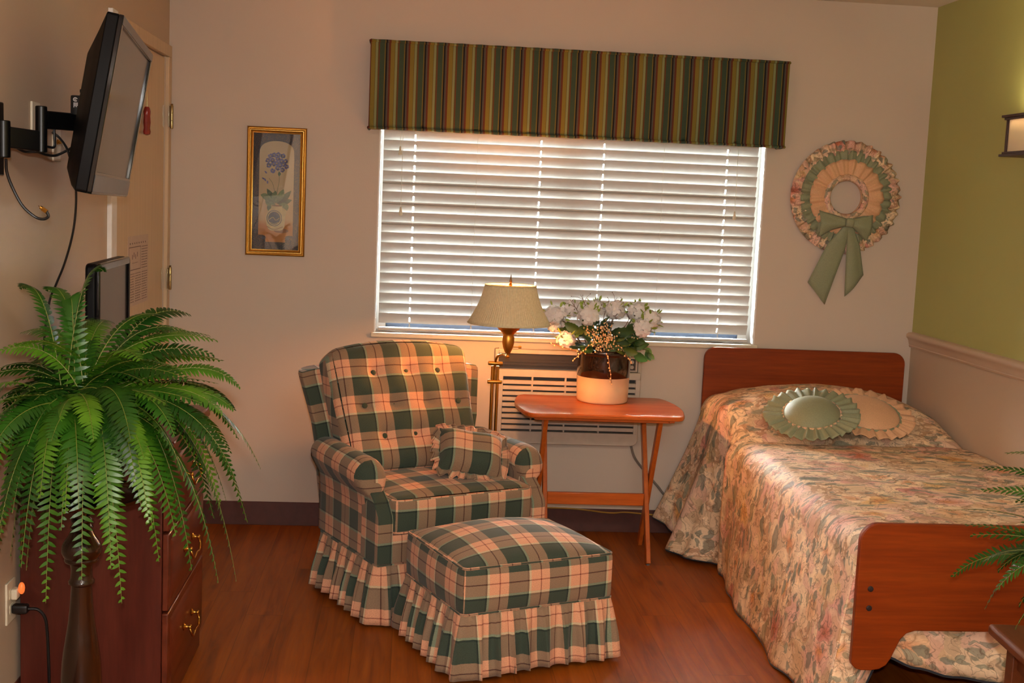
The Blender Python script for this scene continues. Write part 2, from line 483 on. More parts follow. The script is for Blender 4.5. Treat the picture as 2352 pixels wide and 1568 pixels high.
M['brass'] = plain('polished_brass', (196,150,70), .22, 1, mottle=.03)
M['brass_dull'] = plain('satin_brass', (190,140,64), .38, 1, mottle=.05)
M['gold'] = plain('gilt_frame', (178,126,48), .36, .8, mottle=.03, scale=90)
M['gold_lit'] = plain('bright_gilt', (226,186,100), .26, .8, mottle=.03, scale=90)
M['black'] = plain('black_plastic', (8,8,10), .45, spec=.12, mottle=.03)
M['black_gloss'] = plain('gloss_black_plastic', (8,9,14), .10, spec=.35, coat=.15, mottle=.02)
M['black_metal'] = plain('black_powder_coat', (9,9,10), .34, spec=.3, mottle=.03)
M['silver'] = plain('grey_plastic', (98,96,96), .3, mottle=.03)
M['cable'] = plain('black_rubber', (14,14,15), .42, mottle=.02)
M['cord_grey'] = plain('grey_cord', (120,112,104), .5)
M['cord_yellow'] = plain('yellow_cord', (170,130,36), .5)
M['hinge'] = plain('dull_brass', (176,158,112), .3, 1, mottle=.03)
M['chrome'] = plain('chrome', (210,205,195), .15, 1, mottle=.01)
M['ivory'] = plain('ivory_plastic', (222,212,188), .4, mottle=.02)
M['ac'] = plain('beige_plastic', (196,182,164), .45, mottle=.03)
M['ac_dark'] = plain('dark_vent', (40,34,30), .5)
M['red_plastic'] = plain('red_handle', (128,34,32), .25, coat=.3, mottle=.15)
M['bolt'] = plain('dark_bolt', (38,32,34), .35, mottle=.03)
M['blind'] = plain('white_faux_wood_slat', (206,203,198), .45, mottle=.015)
M['cordw'] = plain('white_cord', (230,226,214), .6, mottle=.02)
t = NT('screen_glass'); M['screen'] = t.fin(t.ramp(t.noise(t.coord('Object'), 3).outputs['Fac'], [(.3, (.020,.018,.017,1)), (.7, (.026,.023,.021,1))]), .16, spec=.9, coat=0)
def leafmat(name, c0, c1, c2, rough=.36):
    t = NT(name); vec = t.coord('Object')
    n = t.noise(vec, 9, 2); oi = t.n('ShaderNodeObjectInfo')
    f = t.math('ADD', t.math('MULTIPLY', n.outputs['Fac'], .6), t.math('MULTIPLY', oi.outputs['Random'], .42))
    col = t.ramp(f, [(.22, lin(*c0)), (.5, lin(*c1)), (.8, lin(*c2))])
    t.bump(t.noise(vec, 160, 2).outputs['Fac'], .2, .001)
    m = t.fin(col, rough, spec=.5)
    # thin leaf: some light passes through
    tr = t.n('ShaderNodeBsdfTranslucent'); t.l(col, tr.inputs[0])
    ms = t.n('ShaderNodeMixShader'); ms.inputs[0].default_value = .22
    t.l(t.b.outputs[0], ms.inputs[1]); t.l(tr.outputs[0], ms.inputs[2]); t.l(ms.outputs[0], t.out.inputs[0])
    return m
M['fern'] = leafmat('fern_leaf', (24,62,16), (46,98,20), (96,146,30))
M['fern_dark'] = leafmat('silk_fern_leaf', (16,44,12), (28,66,18), (62,104,30), .36)
M['rachis'] = plain('fern_stalk', (112,118,48), .45)
M['leaf'] = leafmat('hydrangea_leaf', (34,60,26), (52,82,34), (96,110,44), .45)
M['bud'] = leafmat('green_bud', (120,140,50), (150,168,70), (176,188,96), .5)
M['twig'] = plain('brown_twig', (104,64,40), .6)
M['berry_stem'] = plain('orange_brown_twig', (150,96,54), .5)
M['stem'] = plain('brown_green_stem', (92,74,48), .6)
M['berry'] = plain('cream_berry', (232,190,140), .35, mottle=.1)
def petal():
    t = NT('white_petal'); n = t.noise(t.coord('Object'), 60, 2)
    col = t.ramp(n.outputs['Fac'], [(.3, lin(248,242,238)), (.7, lin(254,252,250))])
    t.fin(col, .6, spec=.2)
    tr = t.n('ShaderNodeBsdfTranslucent'); t.l(col, tr.inputs[0])
    ms = t.n('ShaderNodeMixShader'); ms.inputs[0].default_value = .2
    t.l(t.b.outputs[0], ms.inputs[1]); t.l(tr.outputs[0], ms.inputs[2]); t.l(ms.outputs[0], t.out.inputs[0])
    return t.m
M['petal'] = petal()
M['glaze_dark'] = plain('dark_brown_glaze', (28,18,15), .09, coat=.7, mottle=.12, scale=14)
M['glaze_cream'] = plain('cream_stoneware', (226,198,158), .3, coat=.25, mottle=.05, scale=10)
M['soil'] = plain('dark_potting_soil', (36,26,20), .9, bump=.5, mottle=.2)
M['pot'] = plain('dark_bronze_pot', (30,24,20), .35)
def shade_mat():
    t = NT('pleated_lamp_shade'); n = t.noise(t.coord('Object'), 120, 2)
    col = t.ramp(n.outputs['Fac'], [(.3, lin(206,196,158)), (.7, lin(220,210,174))])
    t.fin(col, .75, spec=.2)
    tr = t.n('ShaderNodeBsdfTranslucent'); t.l(col, tr.inputs[0])
    ms = t.n('ShaderNodeMixShader'); ms.inputs[0].default_value = .05
    t.l(t.b.outputs[0], ms.inputs[1]); t.l(tr.outputs[0], ms.inputs[2]); t.l(ms.outputs[0], t.out.inputs[0])
    return t.m
M['shade'] = shade_mat()
def glass(name, tint=(1,1,1,1), rough=0):
    """clear pane: mostly see-through with a mirror-like sheen"""
    t = NT(name)
    t.t.nodes.remove(t.b)
    tr = t.n('ShaderNodeBsdfTransparent'); tr.inputs[0].default_value = tint
    gl = t.n('ShaderNodeBsdfGlossy'); gl.inputs['Roughness'].default_value = rough+.01
    fr = t.n('ShaderNodeFresnel'); fr.inputs[0].default_value = 1.5
    ms = t.n('ShaderNodeMixShader'); t.l(fr.outputs[0], ms.inputs[0]); t.l(tr.outputs[0], ms.inputs[1]); t.l(gl.outputs[0], ms.inputs[2])
    t.l(ms.outputs[0], t.out.inputs[0])
    return t.m
M['glass'] = glass('window_glass', (.93,.96,.96,1))
M['pic_glass'] = glass('picture_glass')
# ================================================================== THE ROOM
W, H, YF = 3.383, 2.44, -7.7
WX0, WX1, WZ0, WZ1 = .908, 2.642, .89, 2.10      # window opening
mb = MB().box((-.15, YF-.15, -.1), (W+.15, .17, 0)); struct(build('floor', mb, M['floor']), 'orange brown plank floor')
mb = MB().box((-.15, YF-.15, H), (W+.15, .17, H+.1)); struct(build('ceiling', mb, M['ceiling']), 'pale textured ceiling')
mb = MB()
mb.box((-.15, 0, 0), (WX0, .17, H)); mb.box((WX1, 0, 0), (W+.15, .17, H))
mb.box((WX0, 0, 0), (WX1, .17, WZ0)); mb.box((WX0, 0, WZ1), (WX1, .17, H))
struct(build('wall_back', mb, M['wall']), 'beige wall with the window')
# left wall with its door opening
DY0, DY1, DZ = -.985, -.072, 2.04
mb = MB()
mb.box((-.15, YF, 0), (0, DY0, H)); mb.box((-.15, DY1, 0), (0, 0, H)); mb.box((-.15, DY0, DZ), (0, DY1, H)); mb.box((-.15, DY0, 0), (-.13, DY1, DZ))
struct(build('wall_left', mb, M['wall_side']), 'beige wall with the door')
mb = MB()
mb.cur = 0; mb.box((W, YF, 0), (W+.15, 0, .975)); mb.cur = 1; mb.box((W, YF, .975), (W+.15, 0, H))
struct(build('wall_right', mb, [M['wall_side'], M['green']]), 'olive green wall above beige lower part')
mb = MB().box((-.15, YF-.15, 0), (W+.15, YF, H)); struct(build('wall_front', mb, M['wall']), 'beige wall behind the camera')
# baseboards and chair rail
def profile_run(name, prof, a, b, m):
    """moulding: profile (out, z) swept from a to b along a wall; out = third direction"""
    a = V(a); b = V(b); d = (b-a).normalized(); o = V((-d.y, d.x, 0))
    mb = MB(); n = len(prof); base = 0
    for p in (a, b):
        for (x, z) in prof: mb.vert(p + o*x + V((0,0,z)))
    for i in range(n):
        j = (i+1) % n; mb.face([i, j, n+j, n+i])
    mb.face(list(range(n))); mb.face(list(range(2*n-1, n-1, -1)))
    return build(name, mb, m, sharp=50)
bp = [(0,0),(.011,0),(.011,.004),(.007,.012),(.006,.10),(.003,.105),(0,.105)]
struct(profile_run('baseboard_back', bp, (W,0,0), (0,0,0), M['base']), 'brown vinyl baseboard under the window')
struct(profile_run('baseboard_left', bp, (0,DY0-.09,0), (0,YF,0), M['base']), 'brown vinyl baseboard along the left wall')
struct(profile_run('baseboard_right', bp, (W,YF,0), (W,0,0), M['base']), 'brown vinyl baseboard along the bed wall')
rp = [(0,0),(.008,0),(.012,.008),(.010,.012),(.013,.018),(.015,.03),(.020,.040),(.026,.045),(.028,.053),(.026,.062),(.018,.068),(0,.070)]
o = profile_run('trim_1', [(x, z+.9655-.062) for x, z in rp], (W,YF,0), (W,-.001,0), M['trim']); struct(o, 'beige moulded chair rail')

# door with frame, hinges
d = thing('door_1', 'beige closed door in the left corner', 'door', (-.05, -.5, 0)); d['kind'] = 'structure'
build('door_leaf', MB().box((-.045, DY0+.004, .008), (-.004, DY1-.004, DZ-.004)), M['door'], d, bevel=.002)
mb = MB(); mb.box((-.02, DY0-.082, 0), (.016, DY0-.004, DZ+.055)); build('frame', mb, M['white'], d, bevel=.003, label='white left casing')
mb = MB(); mb.box((-.02, DY0-.004, DZ), (.015, -.012, DZ+.05)); mb.box((-.02, DY1+.003, 0), (.015, -.012, DZ)); build('frame', mb, M['door'], d, bevel=.003, label='beige head and hinge-side casing')
for z in (1.79, 1.10, .25):
    mb = MB(); mb.box((.0155, -.082, z-.045), (.018, -.062, z+.045))
    mb.box((-.004, -.105, z-.045), (-.0015, -.077, z+.045))
    build('hinge', mb, M['chrome'], d, bevel=.0008)
    mb = MB().lathe([(.0055,-.05),(.0065,-.046),(.0065,-.016),(.005,-.015),(.0065,-.014),(.0065,.014),(.005,.015),(.0065,.016),(.0065,.046),(.0045,.05),(.006,.054),(0,.056)], 12, Matrix.Translation((.024,-.052,z)))
    build('hinge_pin', mb, M['hinge'], d)

# window: liner, frame bars, glass, sill
w = thing('window_1', 'wide window behind the closed blinds', 'window', ((WX0+WX1)/2, .1, WZ0)); w['kind'] = 'structure'
mb = MB()
for x0, x1 in ((WX0, WX0+.006), (WX1-.006, WX1)): mb.box((x0, .002, WZ0), (x1, .17, WZ1))
mb.box((WX0, .002, WZ1-.006), (WX1, .17, WZ1))
build('window_liner', mb, M['white'], w)
mb = MB(); f = .045
for x in (WX0+.006, (WX0+WX1)/2-f/2, WX1-.006-f): mb.box((x, .115, WZ0), (x+f, .155, WZ1-.006))
mb.box((WX0+.006+f, .116, WZ1-.05), (WX1-.006-f, .154, WZ1-.006))
build('window_frame', mb, M['white'], w, bevel=.003)
build('lower_sash', MB().box((WX0+.006+f, .112, WZ0), (WX1-.006-f, .154, WZ0+.040)), plain('blue_grey_sash', (44,58,80), .5), w, bevel=.002)  # frame bar lying in shade; that shade is put into its dark blue colour
mb = MB().box((WX0+.03, .133, WZ0+.02), (WX1-.03, .137, WZ1-.03)); build('pane', mb, M['glass'], w)
mb = MB().box((WX0-.013, -.022, .868), (WX1+.013, .114, .889)); build('window_sill', mb, M['ivory'], w, bevel=.004)
# what lies outside
mb = MB().box((-14, .4, -.5), (18, 40, -.4)); o = build('ground', mb, plain('pavement_outside', (60,64,68), .9, spec=0)); struct(o, 'ground outside the window')

# ================================================================== WINDOW BLIND
bl = thing('window_blind', 'white wide slatted blind, closed, filling the window', 'blind', ((WX0+WX1)/2, .05, .9))
BX0, BX1 = .926, 2.618
YB = .052
PITCH, SW, TH = .0452, .050, .0028
tilt = R(66)
mb = MB()
holes = [1.065, 1.627, 1.912, 2.477]
z = .9495; k = 0
zs = []
while z < 2.03:
    zs.append(z)
    # slat: lower edge to the window, upper edge to the room; slight crown
    e = V((0, -cos(tilt), sin(tilt))); nrm = V((0, -sin(tilt), -cos(tilt)))
    c = V((0, YB, z))
    def slab(x0, x1, s0, s1):
        for (a, b) in ((s0, s1),):
            b0 = len(mb.v)
            for x in (x0, x1):
                for s in (a, b):
                    cr = .0012*(1-(s/(SW/2))**2)
                    for off in (TH/2+cr, -TH/2+cr): mb.v.append(c + V((x,0,0)) + e*s + nrm*off)
            i = b0
            mb.face([i, i+2, i+6, i+4]); mb.face([i+1, i+5, i+7, i+3]); mb.face([i, i+4, i+5, i+1]); mb.face([i+2, i+3, i+7, i+6]); mb.face([i, i+1, i+3, i+2]); mb.face([i+4, i+6, i+7, i+5])
    h = SW/2
    for s0, s1 in ((-h, -h*.62), (h*.25, h*.7), (h*.7, h)): slab(BX0, BX1, s0, s1)
    xs = [BX0]+[v for q in holes for v in (q-.0028, q+.0028)]+[BX1]
    for i in range(0, len(xs), 2): slab(xs[i], xs[i+1], -h*.62, h*.25)
    z += PITCH
build('slats', mb, M['blind'], bl, sharp=30)
mb = MB().box((BX0-.003, YB-.022, .892+.003), (BX1+.003, YB+.018, .908)); build('bottom_rail', mb, M['blind'], bl, bevel=.004)
mb = MB().box((BX0-.006, .01, 2.035), (BX1+.006, .09, 2.09)); build('headrail', mb, M['blind'], bl, bevel=.003)
for x in holes+[1.342, 2.183]:
    mb = MB()
    for dy in (-.0125,):
        pts = [(x, YB+dy-.004+.001*((i % 2)*2-1), .902+i*PITCH/2) for i in range(51)]
        mb.tube(pts, .0007, 5, smooth=False)
    if x in holes or True:
        mb.tube([(x-.004, YB-.024, .90), (x, YB-.016, .935)], .0008, 5, smooth=False); mb.tube([(x+.005, YB-.024, .898), (x, YB-.016, .935)], .0008, 5, smooth=False)
    build('ladder_cord', mb, M['cordw'], bl)
for x, zt in ((1.000, 1.690), (1.010, 1.425), (2.517, 1.468)):
    mb = MB().tube([(x, .018, 2.04), (x, .018, zt+.02)], .0011, 6, smooth=False)
    pc = build('pull_cord', mb, M['cordw'], bl)
    mb = MB().lathe([(.002,.024),(.004,.022),(.0058,.006),(.0085,-.002),(.0085,-.012),(.006,-.015),(0,-.016)], 14, Matrix.Translation((x, .018, zt)))
    build('tassel', mb, M['ivory'], pc)

# ================================================================== VALANCE
va = thing('window_valance', 'green and gold striped padded valance box over the window', 'valance', (1.777, 0, 1.783))
VX0, VX1, VZ0, VZ1, VY = .862, 2.683, 1.782, 2.146, -.128
def vfront(u, v):
    return (VX0+(VX1-VX0)*u, VY-.006*(1-(2*u-1)**8)*(1-(2*v-1)**4)+.0015*sin(u*40)*sin(v*5), VZ0+(VZ1-VZ0)*v)
mb = MB()
mb.grid(vfront, 80, 12, uvf=lambda u, v: ((VX1-VX0)*u+.001, v*.36))
mb.grid(lambda u, v: (VX0, VY*u-.001*(1-u), VZ0+(VZ1-VZ0)*v), 6, 12, uvf=lambda u, v: (u*.128, v*.36))
mb.grid(lambda u, v: (VX1, VY*u-.001*(1-u), VZ0+(VZ1-VZ0)*v), 6, 12, uvf=lambda u, v: (u*.128, v*.36))
mb.grid(lambda u, v: (VX0+(VX1-VX0)*u, VY*v-.001*(1-v), VZ1), 8, 2, uvf=lambda u, v: (u*1.82, v*.1))
mb.grid(lambda u, v: (VX0+.002+(VX1-VX0-.004)*u, (VY+.012)*v-.001*(1-v), VZ1-.02), 8, 2, uvf=lambda u, v: (u*1.82, v*.1))
mb.grid(lambda u, v: (VX0+.002+(VX1-VX0-.004)*u, VY+.012, VZ0+(VZ1-.02-VZ0)*v), 8, 2, uvf=lambda u, v: (u*1.82, v*.1))
mb.grid(lambda u, v: (VX0+(VX1-VX0)*u, VY+.012*v, VZ0), 8, 1, uvf=lambda u, v: (u*1.82, v*.1))
build('fabric_board', mb, M['stripes'], va, sharp=40)
for z in (VZ0, VZ1):
    mb = MB()
    path = [(VX0, -.003, z), (VX0, VY-.002, z), (VX1, VY-.002, z), (VX1, -.003, z)]
    def pipe(pts, r, n=8):
        q = []
        for i, p in enumerate(pts):
            p = V(p)
            if 0 < i < len(pts)-1:
                a = (V(pts[i-1])-p).normalized(); b = (V(pts[i+1])-p).normalized()
                q += [p+a*.006, p+(a+b)*.0018, p+b*.006]
            else: q.append(p)
        return q
    pp = pipe(path, .006)
    fine = []
    for i in range(len(pp)-1):
        a, b = V(pp[i]), V(pp[i+1]); k = max(1, int((b-a).length/.02))
        fine += [a+(b-a)*j/k for j in range(k)]
    fine.append(V(pp[-1]))
    n0 = 8
    mb.tube(fine, lambda t: .0062+.0006*sin(t*500), n0, smooth=False)
    # run the stripes across the piping along its length
    acc = 0; L = [0]
    for i in range(1, len(fine)): L.append(L[-1]+(fine[i]-fine[i-1]).length)
    for k in range(len(fine)-1):
        for i in range(n0):
            a, b = L[k]-.125, L[k+1]-.125
            mb.uv[k*n0+i] = [(a, 0), (a, .01), (b, .01), (b, 0)]
    build('piping', mb, M['stripes'], va)
# ================================================================== FRAMED PICTURE
pf = thing('framed_picture', 'tall narrow gilt framed picture of blue flowers in a pot', 'picture', (.466, 0, 1.211))
PX0, PX1, PZ0, PZ1 = .338, .594, 1.212, 1.770
def mitre(mb, x0, x1, z0, z1, prof):
    """frame moulding: profile (inset, out) from outer to inner edge, mitred corners"""
    rows = []
    for (ins, out) in prof:
        rows.append([(x0+ins, -out, z0+ins), (x1-ins, -out, z0+ins), (x1-ins, -out, z1-ins), (x0+ins, -out, z1-ins)])
    b = len(mb.v)
    for r in rows: mb.v += [V(p) for p in r]
    for j in range(len(rows)-1):
        for i in range(4):
            k = (i+1) % 4; mb.face([b+j*4+i, b+j*4+k, b+(j+1)*4+k, b+(j+1)*4+i])
mb = MB()
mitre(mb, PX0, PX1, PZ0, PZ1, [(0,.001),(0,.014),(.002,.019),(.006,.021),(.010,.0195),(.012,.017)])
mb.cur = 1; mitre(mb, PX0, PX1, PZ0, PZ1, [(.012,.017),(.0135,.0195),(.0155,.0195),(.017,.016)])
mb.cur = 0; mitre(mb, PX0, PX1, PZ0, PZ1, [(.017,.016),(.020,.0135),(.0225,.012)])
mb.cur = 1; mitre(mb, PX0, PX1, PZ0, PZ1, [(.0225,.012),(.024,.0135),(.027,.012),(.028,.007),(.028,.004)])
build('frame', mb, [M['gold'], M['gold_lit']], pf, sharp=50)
# print
IX0, IX1, IZ0, IZ1 = PX0+.027, PX1-.027, PZ0+.027, PZ1-.027
def pic_mats():
    t = NT('print_border_damask'); vec = t.coord('Object', (1,1,1))
    v = t.n('ShaderNodeTexVoronoi', feature='DISTANCE_TO_EDGE'); t.l(vec, v.inputs['Vector']); v.inputs['Scale'].default_value = 190
    a = t.fin(t.ramp(v.outputs['Distance'], [(0, lin(120,90,60)), (.06, lin(84,70,60)), (.14, lin(44,46,60))]), .6)
    t = NT('print_backdrop'); tc = t.coord('Object'); sp = t.n('ShaderNodeSeparateXYZ'); t.l(tc, sp.inputs[0])
    n = t.noise(tc, 20, 3)
    bg = t.ramp(t.math('ADD', sp.outputs[2], t.math('MULTIPLY', n.outputs['Fac'], .02)), [(.14, lin(196,128,66)), (.17, lin(206,168,116)), (.30, lin(206,180,136))])
    b = t.fin(bg, .6)
    return a, b
pa, pb = pic_mats()
pm = [pa, pb, plain('print_violet', (104,100,150), .6, mottle=.2, scale=200), plain('print_dark_violet', (66,62,104), .6, mottle=.1), plain('print_yellow', (190,160,80), .6),
      plain('print_green', (74,98,66), .6, mottle=.2, scale=120), plain('print_pale_green', (120,136,92), .6, mottle=.15, scale=120), plain('print_cream', (206,186,132), .6, mottle=.08, scale=60), plain('print_slate', (66,74,88), .6), plain('print_shadow', (140,92,58), .6)]
mb = MB()
IW, IH = IX1-IX0, IZ1-IZ0
lay = [0]
def flat(out, mat, layer, uvn=True):
    """flat printed shape; out in print units (0..1, 0..1 from the top left)"""
    y = -.0045-.00006*layer
    mb.cur = mat
    i = [mb.vert((IX0+IW*a, y, IZ1-IH*c)) for a, c in out]
    mb.face(i)
def ell(cx, cy, rx, ry, mat, layer, n=16, rot=0):
    o = []
    for k in range(n):
        a = 2*pi*k/n; x = rx*cos(a); z = ry*sin(a)*IW/IH
        xr = x*cos(rot)-z*IH/IW*sin(rot); zr = (x*sin(rot)+z*IH/IW*cos(rot))*IW/IH
        o.append((cx+xr, cy+zr))
    flat(o, mat, layer, 1)
flat([(0,0),(1,0),(1,1),(0,1)], 0, 0)
arch = [(.13,.935),(.13,.20)]+[(.5-.37*cos(pi*k/16)*(1 if True else 1), .20-.135*sin(pi*k/16)**.55) for k in range(1,16)]+[(.87,.20),(.87,.935)]
flat(arch, 1, 1)
for cx in (.13, .87):
    s = 1 if cx < .5 else -1
    flat([(cx, .875), (cx+s*.10, .875), (cx+s*.16, .90), (cx+s*.16, .936), (cx, .936)], 0, 2)
    ell(cx+s*.11, .90, .055, .055, 0, 3); ell(cx+s*.105, .902, .03, .03, 8, 4)
# stalks, leaves
def strip(pts, w, mat, layer):
    pts = [V((a*IW, c*IH, 0)) for a, c in pts]; pts = spline(pts)
    L = []; Rr = []
    for k, p in enumerate(pts):
        t_ = (pts[min(k+1, len(pts)-1)]-pts[max(0, k-1)]).normalized(); n_ = V((-t_.y, t_.x, 0))
        ww = w if not callable(w) else w(k/(len(pts)-1))
        L.append(p+n_*ww); Rr.append(p-n_*ww)
    for k in range(len(pts)-1):
        flat([(q.x/IW, q.y/IH) for q in (L[k], L[k+1], Rr[k+1], Rr[k])], mat, layer)
strip([(.55,.32),(.56,.40),(.52,.50),(.50,.58)], .0008, 5, 3)
strip([(.34,.385),(.42,.43),(.48,.52)], .0008, 5, 3)
lf = lambda t: .0125*sin(pi*min(1, t*1.02))**.8+.0004
for pts, m in (([(.50,.595),(.40,.54),(.30,.475)], 5), ([(.51,.595),(.60,.53),(.66,.475)], 6), ([(.52,.60),(.68,.55),(.82,.485)], 5), ([(.53,.60),(.68,.585),(.84,.565)], 5),
               ([(.48,.60),(.36,.60),(.27,.57)], 6), ([(.49,.61),(.38,.63),(.34,.67)], 5), ([(.56,.61),(.70,.62),(.74,.66)], 6), ([(.50,.60),(.47,.54),(.49,.49)], 6), ([(.47,.60),(.28,.545),(.17,.53)], 6)):
    strip(pts, lf, m, 4 if m == 5 else 5)
strip([(.55,.325),(.56,.345),(.55,.365)], lambda t: .006*sin(pi*t)+.0003, 5, 4)
# jar
jar = [(.40,.612),(.64,.618),(.64,.64),(.73,.665),(.70,.72),(.69,.80),(.65,.825),(.60,.835),(.40,.835),(.34,.82),(.31,.79),(.28,.73),(.31,.68),(.40,.64)]
ell(.62, .835, .16, .05, 9, 3); flat(jar, 7, 6)
ell(.52,.62,.115,.012, 9, 7)
ell(.47,.728,.165,.175, 8, 8, 24); ell(.47,.728,.15,.16, 7, 9, 24); ell(.47,.728,.13,.14, 8, 10, 24)
strip([(.36,.742),(.44,.72),(.50,.745),(.58,.725)], .0012, 7, 11); strip([(.38,.765),(.47,.775),(.56,.765)], .001, 7, 11)
strip([(.31,.80),(.47,.826),(.66,.80)], .0012, 9, 8)
# blossoms
rnd = random.Random(3)
for (cx, cy) in ((.36,.195),(.44,.185),(.53,.18),(.63,.19),(.31,.235),(.41,.23),(.52,.215),(.60,.235),(.68,.235),(.33,.275),(.43,.262),(.50,.255),(.57,.27),(.64,.262),(.71,.28),(.42,.32),(.52,.295),(.62,.31)):
    for k in range(6):
        a = 2*pi*k/6+rnd.random()
        ell(cx+.03*cos(a), cy+.03*sin(a)*IW/IH, .026, .026, 2 if rnd.random() > .35 else 3, 6+rnd.random()*2, 9)
    ell(cx, cy, .016, .014, 4, 9, 8)
for (cx, cy, a) in ((.27,.335,.8),(.26,.40,1.2),(.31,.42,1.5),(.22,.39,.6)):
    ell(cx, cy, .035, .017, 2, 6, 10, a)
build('print', mb, pm, pf, uv=False)
build('glass', MB().box((IX0-.001, -.0085, IZ0-.001), (IX1+.001, -.0068, IZ1+.001)), M['pic_glass'], pf)

# ================================================================== FABRIC WREATH
wr = thing('fabric_wreath', 'round ruffled fabric wreath with a sage green bow on the wall', 'wreath', (3.013, 0, 1.09))
WC = V((3.012, 0, 1.576))
def ruffle_ring(name, r0, r1, y0, amp, waves, m, seed, uvk=1.0, edge=.0):
    rr = random.Random(seed); ph = [rr.random()*6.28 for _ in range(4)]
    def wv(a): return sin(waves*a+ph[0]+1.3*sin(3*a+ph[1]))+.5*sin(waves*1.63*a+ph[2])
    def fn(u, v):
        a = 2*pi*u; t = v
        r = r0+(r1-r0)*t+edge*t*wv(a)*.6
        y = y0-amp*(.25+.75*t)*(1+wv(a))*.62 - .008*sin(pi*t)
        return WC + V((r*cos(a), y, r*sin(a)))
    mb = MB().grid(fn, 300, 6, cu=True, uvf=lambda u, v: (u*2*pi*(r0+r1)*.75*uvk, v*(r1-r0)*uvk))
    return build(name, mb, m, wr, sharp=70, solid=.0015)
build('backing', MB().lathe([(.078,0),(.235,0),(.235,.006),(.078,.006),(.078,0)], 48, Matrix.Translation(WC+V((0,-.001,0))) @ Matrix.Rotation(R(90), 4, 'X'), cap=False), M['peach'], wr)
ruffle_ring('outer_ruffle', .17, .254, -.010, .016, 38, M['floral_small'], 1, 1.0, .004)
ruffle_ring('green_ruffle', .14, .210, -.020, .013, 36, M['sage'], 2, 1, .003)
ruffle_ring('peach_ruffle', .088, .170, -.032, .010, 21, M['peach'], 3, 1, .003)
mb = MB()
def tor(u, v):
    a = 2*pi*u; b = 2*pi*v; r = .089+.0155*cos(b); q = 1+.06*sin(a*38)
    return WC + V((r*cos(a), -.034-.0155*q*sin(b), r*sin(a)))
mb.grid(tor, 160, 10, cu=True, cv=True, uvf=lambda u, v: (u*.62, v*.1))
build('ring', mb, M['floral_small'], wr, sharp=80)
# bow: two loops, a knot, two tails
def ribbon(name, left, right, bulge, parent, nu=10, nv=6, m=M['sage']):
    """strip between two polylines (x, out, z); bulge lifts its middle off the wall"""
    L = [V(p) for p in left]; Rr = [V(p) for p in right]
    def at(P, t):
        k = min(int(t*(len(P)-1)), len(P)-2); f = t*(len(P)-1)-k
        return P[k].lerp(P[k+1], f)
    def fn(u, v):
        p = at(L, u).lerp(at(Rr, u), v); b = bulge(u, v) if callable(bulge) else bulge*sin(pi*v)
        return V((p.x, -p.y-b, p.z))
    mb = MB().grid(fn, nu, nv)
    return build(name, mb, m, parent, sharp=80, solid=.002)
K = (3.018, 1.462)
for sx, L, Rr in ((-1, [(3.004,.07,1.482),(2.940,.066,1.498),(2.884,.060,1.514)], [(3.004,.07,1.448),(2.945,.066,1.428),(2.890,.060,1.394)]),
                  (1, [(3.034,.07,1.480),(3.080,.068,1.494),(3.134,.060,1.502)], [(3.034,.07,1.446),(3.075,.066,1.415),(3.114,.058,1.384)])):
    ribbon('bow_loop', L, Rr, lambda u, v: .024*sin(pi*v)*(.35+.65*sin(pi*min(1, u*.62+.2)))+.004*sin(v*9+u*4), wr, 10, 10)
    L2 = [(x, y-.022, z) for x, y, z in L]; R2 = [(x, y-.022, z) for x, y, z in Rr]
    ribbon('bow_loop', L2, R2, .0, wr)
ribbon('bow_tail', [(3.000,.062,1.45),(2.935,.040,1.36),(2.868,.016,1.186)], [(3.028,.062,1.45),(3.020,.040,1.34),(2.955,.014,1.086)], lambda u, v: .006*sin(pi*v)+.003*sin(u*5), wr, 14, 6)
ribbon('bow_tail', [(3.014,.066,1.45),(3.028,.040,1.34),(3.044,.014,1.126)], [(3.040,.066,1.45),(3.090,.044,1.36),(3.130,.016,1.228)], lambda u, v: .014*sin(pi*v*1.4)*u, wr, 14, 8)
build('bow_knot', MB().rbox((0,0,0), (.019,.013,.020), .010, 6, crown=(0,0,0,.003,0,0), M=Matrix.Translation((3.018,-.088,1.464)) @ Matrix.Rotation(R(4), 4, 'Y')), M['sage'], wr)

# ================================================================== SCONCE
sc = thing('wall_sconce', 'wall light with dark frame and frosted panel on green wall', 'lamp', (W, -1.10, 1.74))
SX, SY0, SY1, SZ0, SZ1 = 3.285, -1.29, -.94, 1.742, 1.897
mb = MB()
for z0, z1, e in ((SZ0, SZ0+.009, .014), (SZ0+.009, SZ0+.018, .006), (SZ1-.009, SZ1, .014), (SZ1-.018, SZ1-.009, .006)):
    # open-topped ring so that light leaves above
    a, b, c = SX-e, SY0-e, SY1+e
    mb.box((a, b, z0), (a+.03, c, z1)); mb.box((a+.03, b, z0), (W-.001, b+.03, z1)); mb.box((a+.03, c-.03, z0), (W-.001, c, z1))
for y in (SY0, SY1-.016):
    mb.box((SX, y, SZ0+.018), (SX+.016, y+.016, SZ1-.018)); mb.box((W-.016, y, SZ0+.018), (W-.001, y+.016, SZ1-.018))
mb.box((SX+.03-.014, SY0+.016, SZ0), (W-.001, SY1-.016, SZ0+.006))
build('frame', mb, M['darkframe'], sc, bevel=.0015)
t = NT('frosted_diffuser'); t.fin(lin(196,186,174), .5)
tr = t.n('ShaderNodeBsdfTranslucent'); tr.inputs[0].default_value = lin(240,226,205)
ms = t.n('ShaderNodeMixShader'); ms.inputs[0].default_value = .24; t.l(t.b.outputs[0], ms.inputs[1]); t.l(tr.outputs[0], ms.inputs[2]); t.l(ms.outputs[0], t.out.inputs[0])
